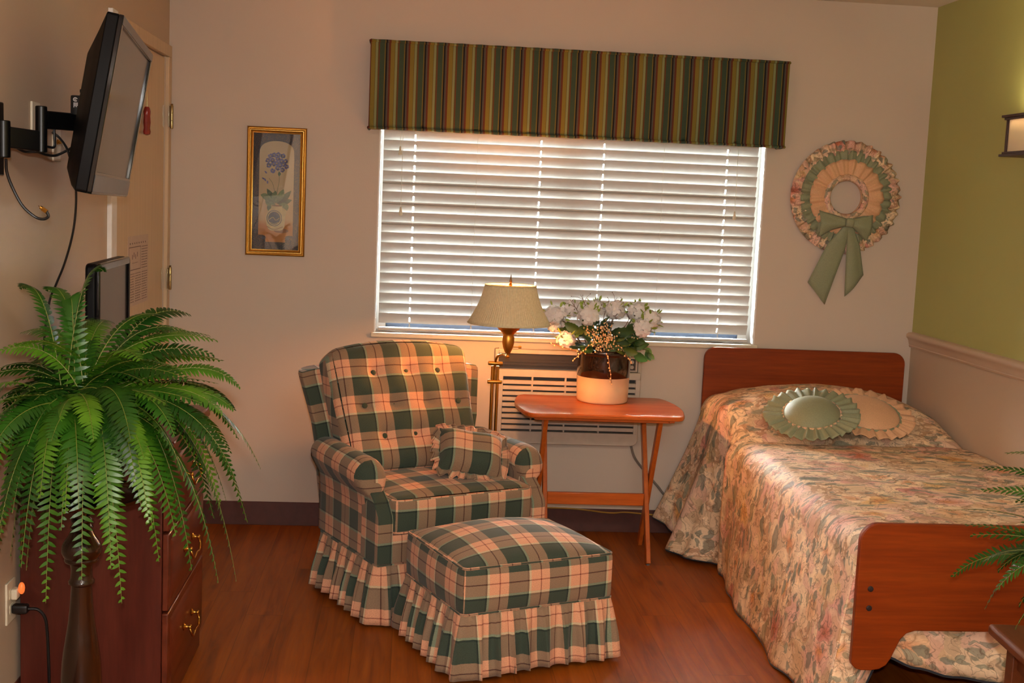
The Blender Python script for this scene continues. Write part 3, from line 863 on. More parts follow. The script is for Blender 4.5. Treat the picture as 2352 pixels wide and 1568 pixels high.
mb = MB(); mb.box((SX+.005, SY0+.016, SZ0+.012), (SX+.008, SY1-.016, SZ1-.012)); mb.box((SX+.016, SY0+.005, SZ0+.012), (W-.016, SY0+.008, SZ1-.012)); mb.box((SX+.016, SY1-.008, SZ0+.012), (W-.016, SY1-.005, SZ1-.012))
build('diffuser', mb, t.m, sc)
t = NT('lit_tube'); t.fin(lin(255,236,200), .5, emit=(1,.82,.48,1), es=210)
mb = MB().lathe([(0,-.15),(.008,-.149),(.010,-.145),(.010,.145),(.008,.149),(0,.15)], 14, Matrix.Translation((SX+.028, (SY0+SY1)/2, SZ1-.030)) @ Matrix.Rotation(R(90), 4, 'X'))
build('bulb', mb, t.m, sc)

# ================================================================== WALL PLATES, CORDS, NOTICE, SCREWDRIVER ON THE LEFT WALL
def wall_plate(name, label, cat, y, z, kind):
    p = thing(name, label, cat, (0, y, z))
    mb = MB().box((.0005, y-.036, z-.058), (.007, y+.036, z+.058)); build('cover_plate', mb, M['ivory'], p, bevel=.002)
    if kind == 'jack':
        build('jack', MB().lathe([(.008,0),(.008,.004),(.005,.004),(.005,.012),(0,.012)], 12, Matrix.Translation((.007, y, z)) @ Matrix.Rotation(R(90), 4, 'Y')), M['brass'], p)
    if kind == 'blank':
        for dz in (-.042, .042): build('screw', MB().lathe([(.0035,0),(.0035,.0012),(0,.0016)], 10, Matrix.Translation((.007, y, z+dz)) @ Matrix.Rotation(R(90), 4, 'Y')), M['chrome'], p)
    if kind == 'outlet':
        for dz in (-.021, .021):
            build('socket', MB().prism(rrect(y-.0165, y+.0165, z+dz-.014, z+dz+.014, .006), .0071, .0085, 'yz'), M['ivory'], p)
    return p
wall_plate('blank_wall_plate', 'white blank wall plate half hidden behind the screen bracket elbow', 'wall plate', -1.905, 1.655, 'blank')
wall_plate('cable_wall_plate', 'ivory cable jack plate on wall below the bracket arm', 'wall plate', -1.70, 1.612, 'jack')
wall_plate('power_outlet', 'wall outlet beside the chest with black plug in it', 'outlet', -2.135, .355, 'outlet')
# amber night light in the upper socket, black plug in the lower
nl = thing('night_light', 'small glowing amber night light plugged in above black plug', 'night light', (0.009, -2.135, .376))
build('housing', MB().box((.009, -2.15, .362), (.026, -2.12, .392)), M['ivory'], nl, bevel=.004)
t = NT('amber_glow'); t.fin(lin(240,120,50), .4, emit=(1,.22,.05,1), es=.55)
build('bulb', MB().ball((.034, -2.135, .392), (.009,.009,.017), 12, 8), t.m, nl)
pc = thing('appliance_cable', 'black plug and cord hanging from the outlet beside the chest', 'cable', (.009, -2.135, .334))
build('plug', MB().rbox((.030,-2.133,.334), (.021,.013,.012), .005, 5), M['cable'], pc)
build('sheath', MB().tube([(.049,-2.133,.334),(.075,-2.128,.330),(.092,-2.122,.305),(.097,-2.118,.26),(.100,-2.116,.18),(.102,-2.114,.08),(.104,-2.13,.012),(.12,-2.20,.006),(.14,-2.3,.006)], .0042, 10), M['cable'], pc)
# notice
nt = thing('paper_notice', 'printed paper evacuation notice taped to the door', 'paper', (-.004, -.555, 1.02))
mb = MB().box((-.0038, -.735, 1.03), (-.0032, -.375, 1.30)); build('sheet', mb, plain('notice_paper', (206,184,168), .7, mottle=.02), nt)
ink = plain('notice_ink', (110,88,80), .7)
mb = MB(); rnd = random.Random(5)
def rect(y0, y1, z0, z1): mb.box((-.0032, y0, z0), (-.00295, y1, z1))
# floor-plan sketch with short text rows beside and below it
for (a, b, c, e) in ((-.715,-.51,1.255,1.258),(-.715,-.712,1.17,1.258),(-.515,-.512,1.17,1.258),(-.715,-.51,1.168,1.171),(-.66,-.56,1.195,1.1965)): rect(a, b, c, e)
for k in range(4): rect(-.66+k*.028, -.652+k*.028, 1.21+.008*(k % 2), 1.228+.008*(k % 2))
for k in range(8): rect(-.70+k*.038, -.688+k*.038, 1.268, 1.274)
for r in range(9):
    z = 1.256-r*.0105; y = -.495
    while y < -.395:
        wd = rnd.uniform(.010,.026); rect(y, min(y+wd, -.388), z-.003, z); y += wd+.006
for r in range(12):
    z = 1.155-r*.0098
    for c0, c1 in ((-.71,-.62),(-.605,-.505),(-.49,-.39)):
        y = c0
        while y < c1-.01:
            wd = rnd.uniform(.010,.03); rect(y, min(y+wd, c1), z-.0028, z); y += wd+.006
build('printing', mb, ink, nt, uv=False)
# screwdriver on a wire loop
sd = thing('screwdriver', 'red handled screwdriver hanging from a hook on the door', 'screwdriver', (.006, -.50, 1.69))
mb = MB().lathe([(.004,.0),(.013,.004),(.015,.014),(.0125,.028),(.0145,.05),(.013,.075),(.0145,.092),(.0115,.104),(.008,.110),(0,.111)], 10, Matrix.Translation((.014,-.50,1.690)))
build('handle', mb, M['red_plastic'], sd)
build('hook', MB().tube([(.004,-.50,1.862),(.012,-.497,1.866),(.012,-.492,1.85),(.012,-.500,1.835),(.013,-.502,1.80),(.014,-.498,1.80),(.013,-.499,1.85)], .0011, 6), M['chrome'], sd)
# ================================================================== helpers for upholstery
def skirt(name, hx, y0, y1, zt, zb, flare, seed, parent, pitch=.062, amp=.016, rc=.02):
    """gathered ruffle running right round a rectangle"""
    path = rrect(-hx, hx, y0, y1, rc, 4)
    P = []
    for i in range(len(path)):
        a = V(path[i]).to_3d(); b = V(path[(i+1) % len(path)]).to_3d(); k = max(1, int((b-a).length/.006))
        P += [a+(b-a)*j/k for j in range(k)]
    n = len(P); S = [0]
    for i in range(n): S.append(S[-1]+(P[(i+1) % n]-P[i]).length)
    tot = S[-1]; waves = round(tot/pitch); rr = random.Random(seed); ph = [rr.random()*6.28 for _ in range(5)]
    N = []
    for i in range(n):
        t_ = (P[(i+1) % n]-P[i-1]).normalized(); N.append((V((t_.y, -t_.x, 0)), t_))
    # soften the normals at the corners
    NS = []
    for i in range(n):
        q = V((0,0,0))
        for k in range(-5, 6): q += N[(i+k) % n][0]
        NS.append(q.normalized())
    rows = 9
    def fn(u, v):
        i = int(round(u*n)) % n; s = S[i]; a = 2*pi*s/tot
        w = waves*a+ph[0]+.9*sin(5*a+ph[1])+.5*sin(11*a+ph[2])
        wv = sin(w)+.35*sin(2.1*w+ph[3]); sharp = math.copysign(abs(wv)**.75, wv)
        t = v; o = flare*t**.8+(.0025*sin(w*3)*(1-t)+amp*min(1, t*1.6)*sharp)
        tang = .010*t*cos(w)
        p = P[i]+NS[i]*(o+.002)+N[i][1]*tang
        z = zt+(zb-zt)*t+.006*t*sin(3*a+ph[4])+.003*t*wv
        return V((p.x, p.y, max(z, .004)))
    mb = MB().grid(fn, n, rows, cu=True, uvf=lambda u, v: (u*tot*1.65, zt+(zb-zt)*v))
    return build(name, mb, M['plaid'], parent, local=True, sharp=80, solid=.002)

def loop_piping(mb, hx, y0, y1, z, r=.0042, rc=.018, zf=None):
    pts = []
    path = rrect(-hx, hx, y0, y1, rc, 4)
    for i in range(len(path)):
        a = V(path[i]).to_3d(); b = V(path[(i+1) % len(path)]).to_3d(); k = max(1, int((b-a).length/.03))
        for j in range(k):
            p = a+(b-a)*j/k; p.z = z if zf is None else zf(p); pts.append(p)
    return mb.tube(pts, r, 6, closed=True, smooth=False)

# ================================================================== PLAID ARMCHAIR   (local: x to its left-right, -y to the front)
CH = thing('armchair', 'plaid green and peach upholstered armchair with buttoned back', 'armchair', (1.178,-.934,0), R(27))
PL = M['plaid']
build('seat_base', MB().rbox((0,.008,.262), (.343,.245,.057), .012, 6), PL, CH, local=True)
for k, (x, y) in enumerate(((-.28,-.17),(.28,-.17),(-.28,.19),(.28,.19))):
    build('foot', MB().lathe([(.018,0),(.026,.21)], 12, Matrix.Translation((x,y,0))), M['walnut'], CH, local=True)
def arm(sx):
    def sec(t):
        """cross-section (x, z) at t = 0 front .. 1 back"""
        r = .064-.006*t; cx, cz = -.333+.004*t, .512+.012*t
        o = [(-.283,.22),(-.283,.33),(-.284,.44)]
        for k in range(13):
            a = R(-38+k*(253/12)); o.append((cx+r*cos(a), cz+r*.98*sin(a)))
        o += [(-.352,.445),(-.346,.40),(-.345,.33),(-.345,.22)]
        return o
    ys = [-.168,-.164,-.152,-.130,-.098,-.05,.03,.11,.19,.25,.285,.292]; ins = [.40,.66,.84,.95,1,1,1,1,1,1,.95,.6]
    mb = MB(); S0 = []
    for y, f in zip(ys, ins):
        t = (y+.15)/.44; o = sec(t); cx = -.32; cz = .44
        row = []
        for (x, z) in o:
            zz = z if z < .40 else cz+(z-cz)*f
            row.append((sx*-1*(-1)*( (cx+(x-cx)*f) )*(1), y, zz) if False else ((cx+(x-cx)*f)*(-sx), y, zz))
        S0.append(row)
    n = len(S0[0])
    arc = [0]
    for i in range(1, n): arc.append(arc[-1]+hypot(S0[5][i][0]-S0[5][i-1][0], S0[5][i][2]-S0[5][i-1][2]))
    b = 0
    for row in S0: mb.v += [V(p) for p in row]
    for j in range(len(S0)-1):
        for i in range(n-1):
            q = [j*n+i, j*n+i+1, (j+1)*n+i+1, (j+1)*n+i]
            if j < 3: mb.face(q, [(mb.v[w_].x*.9, mb.v[w_].z) for w_ in q])
            else: mb.face(q, [(ys[j], arc[i]), (ys[j], arc[i+1]), (ys[j+1], arc[i+1]), (ys[j+1], arc[i])])
    mb.face(list(range(n))); mb.face([ (len(S0)-1)*n+i for i in range(n)][::-1])
    a = build('armrest', mb, PL, CH, local=True, sharp=60)
    # front post that stands before the arm
    x0, x1 = (-.346,-.287) if sx < 0 else (.287,.346)
    q = [(-.243,.215),(-.243,.372),(-.238,.39),(-.205,.432),(-.165,.462),(-.12,.47),(-.10,.45),(-.10,.215)]
    build('front_post', MB().prism(q, x0, x1, 'yz'), PL, CH, local=True, bevel=.006, bseg=3)
for sx in (-1, 1): arm(sx)
# winged back panel, leaning
mb = MB()
LE = R(-24)
def backp(u, v):
    # v up the panel, u across: wraps from back round the wing edges to the front
    z = .21+.625*v
    yb = .262+max(0, (z-.25))*.33
    wx = .337+.060*max(0, (z-.45)/.38)**1.3
    a = u*2*pi
    c, s = cos(a), sin(a)
    ex = math.copysign(abs(c)**.35, c); ey = math.copysign(abs(s)**.5, s)
    x = wx*ex
    th = .045
    y = yb+th*ey-.055*(abs(ex)**7)*min(1, max(0, (z-.42)/.2))
    top = max(0, (v-.93)/.07); y = y
    return V((x*(1-.03*top*top), y, z-.018*top*top*(1)-.012*(abs(ex)**6)*v*v+.006*v))
mb.grid(backp, 72, 26, cu=True, uvf=lambda u, v: ((.37*math.copysign(abs(cos(u*2*pi))**.35, cos(u*2*pi)))+.02, .66*v))
nb = 72; top = [26*72+i for i in range(72)]
mb.face(top)
build('wing_back', mb, PL, CH, local=True, sharp=50)
# button-tufted back cushion
tufts = [((u-.5)*.60, (.5-v)*.52) for u, v in ((.29,.25),(.515,.25),(.74,.25),(.19,.50),(.39,.50),(.625,.50),(.86,.50),(.29,.735),(.51,.735),(.745,.735))]
def tuft(p):
    q = V(p)
    if q.y < 0:
        f = 0
        for (tx, tz) in tufts:
            d2 = (q.x-tx)**2+(q.z-tz)**2
            f += .020*math.exp(-d2/.0009)+.009*math.exp(-d2/.006)
        # soft pulls between neighbouring buttons
        q.y += f+.0022*sin(q.x*46)*math.exp(-(q.z/.2)**2)
    q.x *= 1+.10*(q.z+.26)/.52-.035
    if q.z > .12: q.z -= .030*(abs(q.x)/.30)**2*((q.z-.12)/.14)
    return q
MC = Matrix.Translation((-.006,.282,.668)) @ Matrix.Rotation(R(-25), 4, 'X')
mb = MB().rbox((0,0,0), (.284,.075,.262), .045, 34, crown=(.008,.008,0,.030,.012,0), squash=tuft)
vl = [V(p) for p in mb.v]
mb.xf(MC)
# plaid laid along the cushion's own width and height
for k, f in enumerate(mb.f):
    c = sum((vl[i] for i in f), V((0,0,0)))/4
    if c.y < -.03 or c.z > .2: mb.uv[k] = [(vl[i].x+.012, vl[i].z-(.10 if vl[i].z > .215 else 0)*0+.033+(max(0, vl[i].y+.03) if vl[i].z > .2 else 0)) for i in f]
bc = build('back_cushion', mb, PL, CH, local=True, sharp=60)
for (tx, tz) in tufts:
    p = MC @ tuft((tx, -.075-.022, tz)); n_ = (MC.to_3x3() @ V((0,-1,0)))
    rot = V((0,0,1)).rotation_difference(n_).to_matrix().to_4x4()
    mb = MB().lathe([(.0105,-.004),(.0115,0),(.0105,.004),(.007,.0065),(0,.0075)], 14, Matrix.Translation(p+n_*.001) @ rot)
    build('button', mb, M['button'], bc, local=True)
mb = MB().rbox((0,-.036,.384), (.287,.212,.066), .022, 16, crown=(.004,.004,.0,.010,.020,.0))
sc_ = build('seat_cushion', mb, PL, CH, local=True, uvo=(.055,.03))
for z in (.440, .326):
    build('piping', loop_piping(MB(), .284, -.246, .174, z, .0038, .03), PL, sc_, local=True)
skirt('skirt', .350, -.246, .255, .215, .018, .034, 11, CH)
mb = MB(); loop_piping(mb, .350, -.248, .256, .217, .004, .015); build('piping', mb, PL, CH, local=True)

# ================================================================== OTTOMAN
OT = thing('ottoman', 'plaid footstool with gathered skirt in front of the armchair', 'ottoman', (1.418,-1.49,0), R(22.5))
def otsq(p):
    q = V(p); t = (q.z+.075)/.15
    return q
mb = MB().rbox((0,0,.290), (.272,.232,.075), .014, 18, crown=(.014,.014,.014,.014,.062,0))
build('cushion', mb, PL, OT, local=True, uvo=(.045,.02), sharp=50)
mb = MB(); loop_piping(mb, .270, -.230, .230, .363, .0042, .02); build('piping', mb, PL, OT, local=True)
mb = MB(); loop_piping(mb, .273, -.233, .233, .217, .004, .02); build('piping', mb, PL, OT, local=True)
skirt('skirt', .272, -.232, .232, .215, .02, .030, 23, OT)
for (x, y) in ((-.2,-.16),(.2,-.16),(-.2,.16),(.2,.16)):
    build('foot', MB().lathe([(.016,0),(.024,.218)], 12, Matrix.Translation((x,y,0))), M['walnut'], OT, local=True)

# ================================================================== THROW PILLOW ON THE CHAIR
TP = thing('throw_pillow', 'small plaid ruffled pillow leaning in the armchair', 'pillow', (1.315,-.955,.46))
MP = Matrix.Translation((1.310,-.945,.548)) @ Matrix.Rotation(R(16), 4, 'Z') @ Matrix.Rotation(R(-40), 4, 'X') @ Matrix.Rotation(R(12), 4, 'Y')
def pil(u, v, s):
    a = 2*u-1; b = 2*v-1
    e = (1-a**4)*(1-b**4)
    pinch = 1-.05*(1-a*a)*(b**4)-.05*(1-b*b)*(a**4)
    return V((a*.125*pinch, -s*(.062*max(0, e)**.6+.001)+.004*sin(5*a+2)*e, b*.088*pinch))
mb = MB()
mb.grid(lambda u, v: MP @ pil(u, v, 1), 20, 16, uvf=lambda u, v: (u*.25+.100, v*.18+.075))
mb.grid(lambda u, v: MP @ pil(u, v, -1), 20, 16, uvf=lambda u, v: (u*.25, v*.18), flip=True)
build('cushion', mb, PL, TP, sharp=60)
rr = random.Random(4)
def ruf(u, v):
    a = u*2*pi; s = u*4; c_, s_ = cos(a), sin(a)
    k = 1/max(abs(c_), abs(s_))**.82
    x, z = c_*k*.122, s_*k*.086
    n_ = V((c_, 0, s_*1.2)).normalized()
    w = sin(a*24+1.5*sin(3*a))
    return MP @ (V((x, 0, z))+n_*(.030*v+.004*v*w)+V((0, (.004+.010*v)*w, 0)))
mb = MB().grid(ruf, 240, 4, cu=True, uvf=lambda u, v: (u*1.3, v*.05))
build('ruffle', mb, PL, TP, sharp=80, solid=.0015)
# ================================================================== BED
BED = thing('bed', 'single bed with cherry wood headboard and footboard', 'bed', (2.87,-1.05,0))
hb = MB().prism(rrect(2.403,3.340,.42,.878,.052,6,(0,1,1,0)), -.052, -.030)
build('headboard', hb, M['cherry'], BED, bevel=.003)
fo = [(2.385,.20),(2.388,.19),(2.398,.180),(2.415,.1745),(2.445,.174),(2.470,.178),(2.490,.19),(2.503,.21),(2.515,.24),(2.528,.27),(2.545,.288),(2.570,.296)]
mir = [(5.72-x, z) for x, z in fo][::-1]
top = [(3.335,.563)]+[(3.283+.052*cos(a), .563+.052*sin(a)) for a in [R(k*15) for k in range(1,7)]]+[(2.437+.052*cos(a), .563+.052*sin(a)) for a in [R(90+k*15) for k in range(0,7)]]
fb = MB().prism(fo+mir+top, -2.108, -2.086)
ft = build('footboard', fb, M['cherry'], BED, bevel=.003)
for x in (2.425, 3.295):
    for z in (.421,.363):
        mb = MB().lathe([(.0085,0),(.0085,.002),(.006,.0045),(0,.0055)], 16, Matrix.Translation((x,-2.108,z)) @ Matrix.Rotation(R(90), 4, 'X'))
        build('bolt', mb, M['bolt'], ft)
build('mattress', MB().rbox((2.893,-1.06,.455), (.455,.985,.085), .035, 8), cloth('mattress_ticking', (210,205,196)), BED)
mb = MB()
for x in (2.47, 3.27): mb.box((x-.02,-2.06,.29), (x+.02,-.06,.36))
for y in (-2.03,-1.4,-.7,-.1): mb.box((2.49,y-.015,.33), (3.25,y+.015,.36))
build('side_rail', mb, M['darkframe'], BED, bevel=.002)
for x in (2.50, 3.24):
    for y in (-.35,-1.72):
        l = build('leg', MB().box((x-.02,y-.02,.075), (x+.02,y+.02,.32)), M['darkframe'], BED, bevel=.002)
        build('caster', MB().lathe([(.0,-.014),(.034,-.014),(.037,-.009),(.037,.009),(.034,.014),(0,.014)], 18, Matrix.Translation((x,y,.038)) @ Matrix.Rotation(R(90), 4, 'Y')), M['black'], l)

def keyed(K, y):
    if y <= K[0][0]: return K[0][1]
    for (a, va_), (b, vb) in zip(K, K[1:]):
        if y <= b:
            t = (y-a)/(b-a); t = t*t*(3-2*t); return va_+(vb-va_)*t
    return K[-1][1]
XH = [(-2.08,2.325),(-1.75,2.312),(-1.3,2.318),(-.95,2.338),(-.74,2.362),(-.635,2.368),(-.60,2.40),(-.56,2.375),(-.46,2.265),(-.37,2.204),(-.29,2.245),(-.225,2.275),(-.15,2.25),(-.06,2.205)]
ZH = [(-2.08,.03),(-1.8,.012),(-1.2,.010),(-.66,.012),(-.60,.03),(-.50,.022),(-.37,.028),(-.25,.05),(-.06,.088)]
XL = [(-2.08,2.392),(-1.2,2.392),(-.72,2.385),(-.635,2.372),(-.60,2.425),(-.50,2.42),(-.37,2.395),(-.25,2.415),(-.06,2.40)]
def sstep(a, b, x):
    t = max(0, min(1, (x-a)/(b-a))); return t*t*(3-2*t)
def ztop(x, y):
    b = sstep(-.67,-.34,y)*(1-.10*sstep(-.16,-.05,y))
    dome = max(0, 1-((x-2.87)/.535)**2)**.55
    z = .566+.168*b*dome
    z -= .010*math.exp(-((y+.655)/.022)**2)*sstep(2.40,2.5,x)
    z += .006*mnoise.noise(V((x*5, y*4, 0)))+.003*mnoise.noise(V((x*14, y*10, 3)))
    return z
RC = .085
def spread(u, v):
    y = -2.075+(2.075-.057)*v
    a = u*1.72          # distance measured across the cloth from the wall side
    xl = keyed(XL, y); xh = keyed(XH, y); zh = keyed(ZH, y)
    xr = 3.374
    if a < .14:
        t = a/.14
        return V((xr-.006*t, y, ztop(xr-.02, y)-.012-.15*(1-t)))
    a -= .14
    span = xr-.006-(xl+RC); arc = RC*pi/2
    if a < span:
        x = xr-.006-a; zz = ztop(x, y)
        e = max(0, 1-a/.03); return V((x, y, zz-.012*e*e))
    a -= span; zz = ztop(xl+RC, y)
    if a < arc:
        th = a/RC; lo = zz-RC
        return V((xl+RC-RC*sin(th), y, lo+RC*cos(th)))
    t = min(1, (a-arc)/(1.72-.14-span-arc))
    z0 = zz-RC
    wv = sin(y*11+.6)*.6+sin(y*23+1.7)*.4
    wob = .013*wv*t**1.2*(1 if y < -.66 else .3)
    bow = .012*sin(pi*t)
    k = t**1.25 if y > -.64 else t
    return V((xl+(xh-xl)*k-wob-bow*.3, y, z0+(zh-z0)*t+.008*t*sin(y*17)*(1 if y < -.7 else 0)))
# rows packed closer where the cloth folds
vs = []
y = -2.075
while y < -.70: vs.append(y); y += .025
while y < -.057: vs.append(y); y += .0085
vs.append(-.057); vs = [(q+2.075)/(2.075-.057) for q in vs]
nv = len(vs)-1
mb = MB().grid(lambda u, v: spread(u, vs[int(round(v*nv))]), 110, nv, uvf=lambda u, v: (u*1.72, vs[int(round(v*nv))]*2.02))
# end that hangs inside the footboard
ZB = [(2.33,.03),(2.41,.04),(2.50,.205),(2.60,.172),(2.72,.142),(2.85,.126),(3.37,.12)]
def endf(u, v):
    x0 = 2.390-.066*v
    x = x0+(3.37-x0)*u; zb = keyed(ZB, x); e = max(0, 1-(x-2.392)/.085) if x > 2.392 else 1
    zt_ = ztop(max(x, 2.48), -2.07)-.085*e*e
    return V((x, -2.0765+.018*v*(1-.3*v)*min(1, u*12)+.006*v*sin(x*21)*min(1, u*12), zt_+(zb-zt_)*v))
mb.grid(endf, 90, 14, uvf=lambda u, v: (1.2-u*.97, -.45*v))
BS = build('bedspread', mb, M['floral'], None, sharp=80, solid=.006)
tag(BS, 'quilted floral bedspread in peach, pink and sage over the bed', 'bedspread')
# dark binding along the hem at the foot
mb = MB().tube([endf(k/40, 1)+V((0,0,-.003)) for k in range(41)], .005, 6, smooth=False)
build('binding', mb, M['lining'], BS, local=True)
mb = MB().tube([spread(1, q)+V((0,0,-.002)) for q in vs if q*2.018-2.075 < -.06], .004, 6, smooth=False)
build('binding', mb, M['lining'], BS, local=True)

# ------------------------------------------------------------------ round ruffled pillows
def round_pillow(name, label, c, tilt, rin, rout, body, ruff, pipe_m, waves, seed, roll=0, puff=.060):
    T = thing(name, label, 'pillow', (c[0], c[1], c[2]-.05), 0, 'round ruffled pillows on the bed')
    MM = Matrix.Translation(c) @ Matrix.Rotation(tilt, 4, 'X') @ Matrix.Rotation(roll, 4, 'Y')
    def lens(u, v, s):
        a = 2*pi*u; r = v*rin
        return MM @ V((r*cos(a), r*sin(a)*.98, s*(puff*(1-v**2.4)**.7+.001)*(1 if s > 0 else .5)+.003*sin(3*a)*v*(1-v)))
    mb = MB(); mb.grid(lambda u, v: lens(u, v, 1), 48, 12, cu=True); mb.grid(lambda u, v: lens(u, v, -1), 48, 12, cu=True, flip=True)
    build('cushion', mb, body, T, sharp=80)
    rr = random.Random(seed); ph = [rr.random()*6 for _ in range(4)]
    def rf(u, v):
        a = 2*pi*u; w = sin(waves*a+ph[0]+sin(3*a+ph[1]))+.45*sin(waves*1.7*a+ph[2])
        r = rin+(rout-rin)*v*(1+.03*sin(5*a+ph[3]))+.0015*v*w
        return MM @ V((r*cos(a), r*sin(a)*.96, (.003+.0035*v**.5)*w+.010-.004*v))
    build('ruffle', MB().grid(rf, 280, 6, cu=True), ruff, T, sharp=80, solid=.0015)
    mb = MB().tube([MM @ V((rin*1.0*cos(2*pi*k/64), rin*.98*sin(2*pi*k/64), .007)) for k in range(64)], .0055, 8, closed=True, smooth=False)
    build('piping', mb, pipe_m, T)
round_pillow('round_pillow', 'round peach ruffled pillow with sage piping behind the green one', (2.985,-.530,.672), R(22), .145, .205, M['peach'], M['peach'], M['sage'], 24, 6, R(2), .048)
round_pillow('round_pillow', 'round sage green ruffled pillow with floral piping on the bed', (2.730,-.600,.674), R(23), .118, .196, M['sage'], M['sage'], M['floral_small'], 30, 9, R(-9))
# ================================================================== WALL AIR CONDITIONER
AC = thing('air_conditioner', 'beige through-wall air conditioner below the window behind tray table', 'air conditioner', (1.79, 0, .412))
AX0, AX1, AZ0, AZ1 = 1.452, 2.118, .418, .836
mb = MB()
mb.box((AX0, -.045, AZ0+.01), (AX0+.016, -.001, AZ1)); mb.box((AX1-.016, -.045, AZ0+.01), (AX1, -.001, AZ1))
mb.box((AX0+.016, -.045, AZ1-.018), (AX1-.016, -.001, AZ1)); mb.box((AX0+.016, -.045, AZ0+.01), (AX1-.016, -.001, AZ0+.025))
build('sleeve', mb, M['ac'], AC, bevel=.003)
build('vent_recess', MB().box((AX0+.016, -.030, .752), (2.03, -.004, AZ1-.018)), M['ac_dark'], AC)
mb = MB()
for k in range(4): mb.bar((AX0+.018, -.034+.004*k, .765+k*.013), (2.028, -.034+.004*k, .765+k*.013), .012, .002)
build('vent_louvers', mb, M['ac_dark'], AC)
# front grille panel: border, louvers with dark gaps behind
build('grille_backing', MB().box((AX0+.02, -.040, AZ0+.035), (AX1-.02, -.010, .742)), M['ac_dark'], AC)
GX0, GX1, GZ0, GZ1 = 1.462, 2.110, .416, .750
mb = MB()
out = rrect(GX0, GX1, GZ0, GZ1, .030, 6, (1,0,0,1))
inn0, inn1, iz0, iz1 = GX0+.028, GX1-.020, GZ0+.055, GZ1-.030
mb.box((GX0, -.070, GZ1-.030), (GX1, -.044, GZ1)); mb.box((GX0, -.070, GZ0+.055), (inn0, -.044, GZ1-.030)); mb.box((inn1, -.070, GZ0+.055), (GX1, -.044, GZ1-.030))
mb.prism(rrect(GX0, GX1, GZ0, GZ0+.055, .028, 6, (1,0,0,1)), -.070, -.044)
for x in (1.622, 1.772, 1.93): mb.box((x-.004, -.069, iz0), (x+.004, -.046, iz1))
z = iz0+.0185
while z < iz1-.004:
    mb.box((inn0, -.070, z-.0135+.0045), (inn1, -.050, z+.0115-.0035)); z += .0255
build('front_grille', mb, M['ac'], AC, bevel=.0012, bseg=1)
mb = MB().box((2.034, -.052, .752), (2.098, -.004, .820)); build('control_panel', mb, M['ac'], AC, bevel=.002)
mb = MB().box((2.052, -.0535, .760), (2.088, -.052, .812)); build('control_recess', mb, M['ac_dark'], AC)
for z in (.775, .798): build('knob', MB().lathe([(.009,0),(.009,.008),(.007,.010),(0,.0105)], 16, Matrix.Translation((2.070,-.0535,z)) @ Matrix.Rotation(R(90), 4, 'X')), M['ac'], AC)
build('power_cord', MB().tube([(2.085,-.02,.43),(2.094,-.02,.405),(2.115,-.018,.35),(2.165,-.016,.29),(2.225,-.018,.225),(2.275,-.02,.17),(2.36,-.02,.12),(2.45,-.02,.11)], .0055, 8), M['cord_grey'], AC)
yc = MB().tube([(1.50,-.016,.112),(1.66,-.018,.111),(1.828,-.018,.108),(1.92,-.02,.101),(1.98,-.019,.094),(2.03,-.02,.092),(2.08,-.018,.096),(2.153,-.02,.092),(2.245,-.02,.084),(2.40,-.02,.06)], .0035, 8)
tag(build('extension_cord', yc, M['cord_yellow']), 'thin yellow extension cord running along the brown baseboard', 'cord')

# ================================================================== FLOOR LAMP
LX, LY, PY = 1.4635, -.58, -.45
LA = thing('floor_lamp', 'brass floor lamp with cream pleated shade behind the armchair', 'lamp', (1.425, PY, 0))
PXL = 1.425
build('base', MB().lathe([(0,0),(.080,0),(.083,.006),(.078,.014),(.06,.022),(.03,.03),(.02,.05),(.018,.06),(0,.062)], 36, Matrix.Translation((PXL,PY,0))), M['brass'], LA)
mb = MB()
for dx in (-.011, .011): mb.lathe([(.0065,.05),(.0065,.815),(0,.815)], 14, Matrix.Translation((PXL+dx,PY,0)))
build('pole', mb, M['brass'], LA)
for z in (.749, .826):
    mb = MB().lathe([(0,-.031),(.007,-.030),(.0085,-.026),(.0085,.026),(.007,.030),(0,.031)], 14, Matrix.Translation((PXL,PY,z)) @ Matrix.Rotation(R(90), 4, 'Y'))
    build('clamp', mb, M['brass_dull'], LA, sharp=50)
mb = MB().tube([(PXL-.001,PY,.749),(PXL-.001,PY,.815),(PXL+.003,PY-.012,.850),(PXL+.018,PY-.06,.872),(LX-.006,LY+.03,.874),(LX,LY,.870)], .0052, 10)
build('arm', mb, M['brass'], LA)
cup = [(0,.842),(.008,.843),(.010,.848),(.006,.853),(.007,.858),(.013,.866),(.021,.885),(.0255,.905),(.0255,.925),(.022,.934),(.027,.944),(.044,.958),(.052,.970),(.053,.985),(.050,.987),(.045,.972),(.02,.950),(0,.948)]
build('socket_cup', MB().lathe([(r*.96, z+.025) for r, z in cup], 28, Matrix.Translation((LX,LY,0))), M['brass_dull'], LA, sharp=50)
mb = MB().lathe([(.0022,0),(.0022,.020),(.0055,.020),(.0065,.026),(.0055,.032),(0,.033)], 10, Matrix.Translation((LX+.022,LY,.912)) @ Matrix.Rotation(R(90), 4, 'Y'))
build('switch_knob', mb, M['brass_dull'], LA)
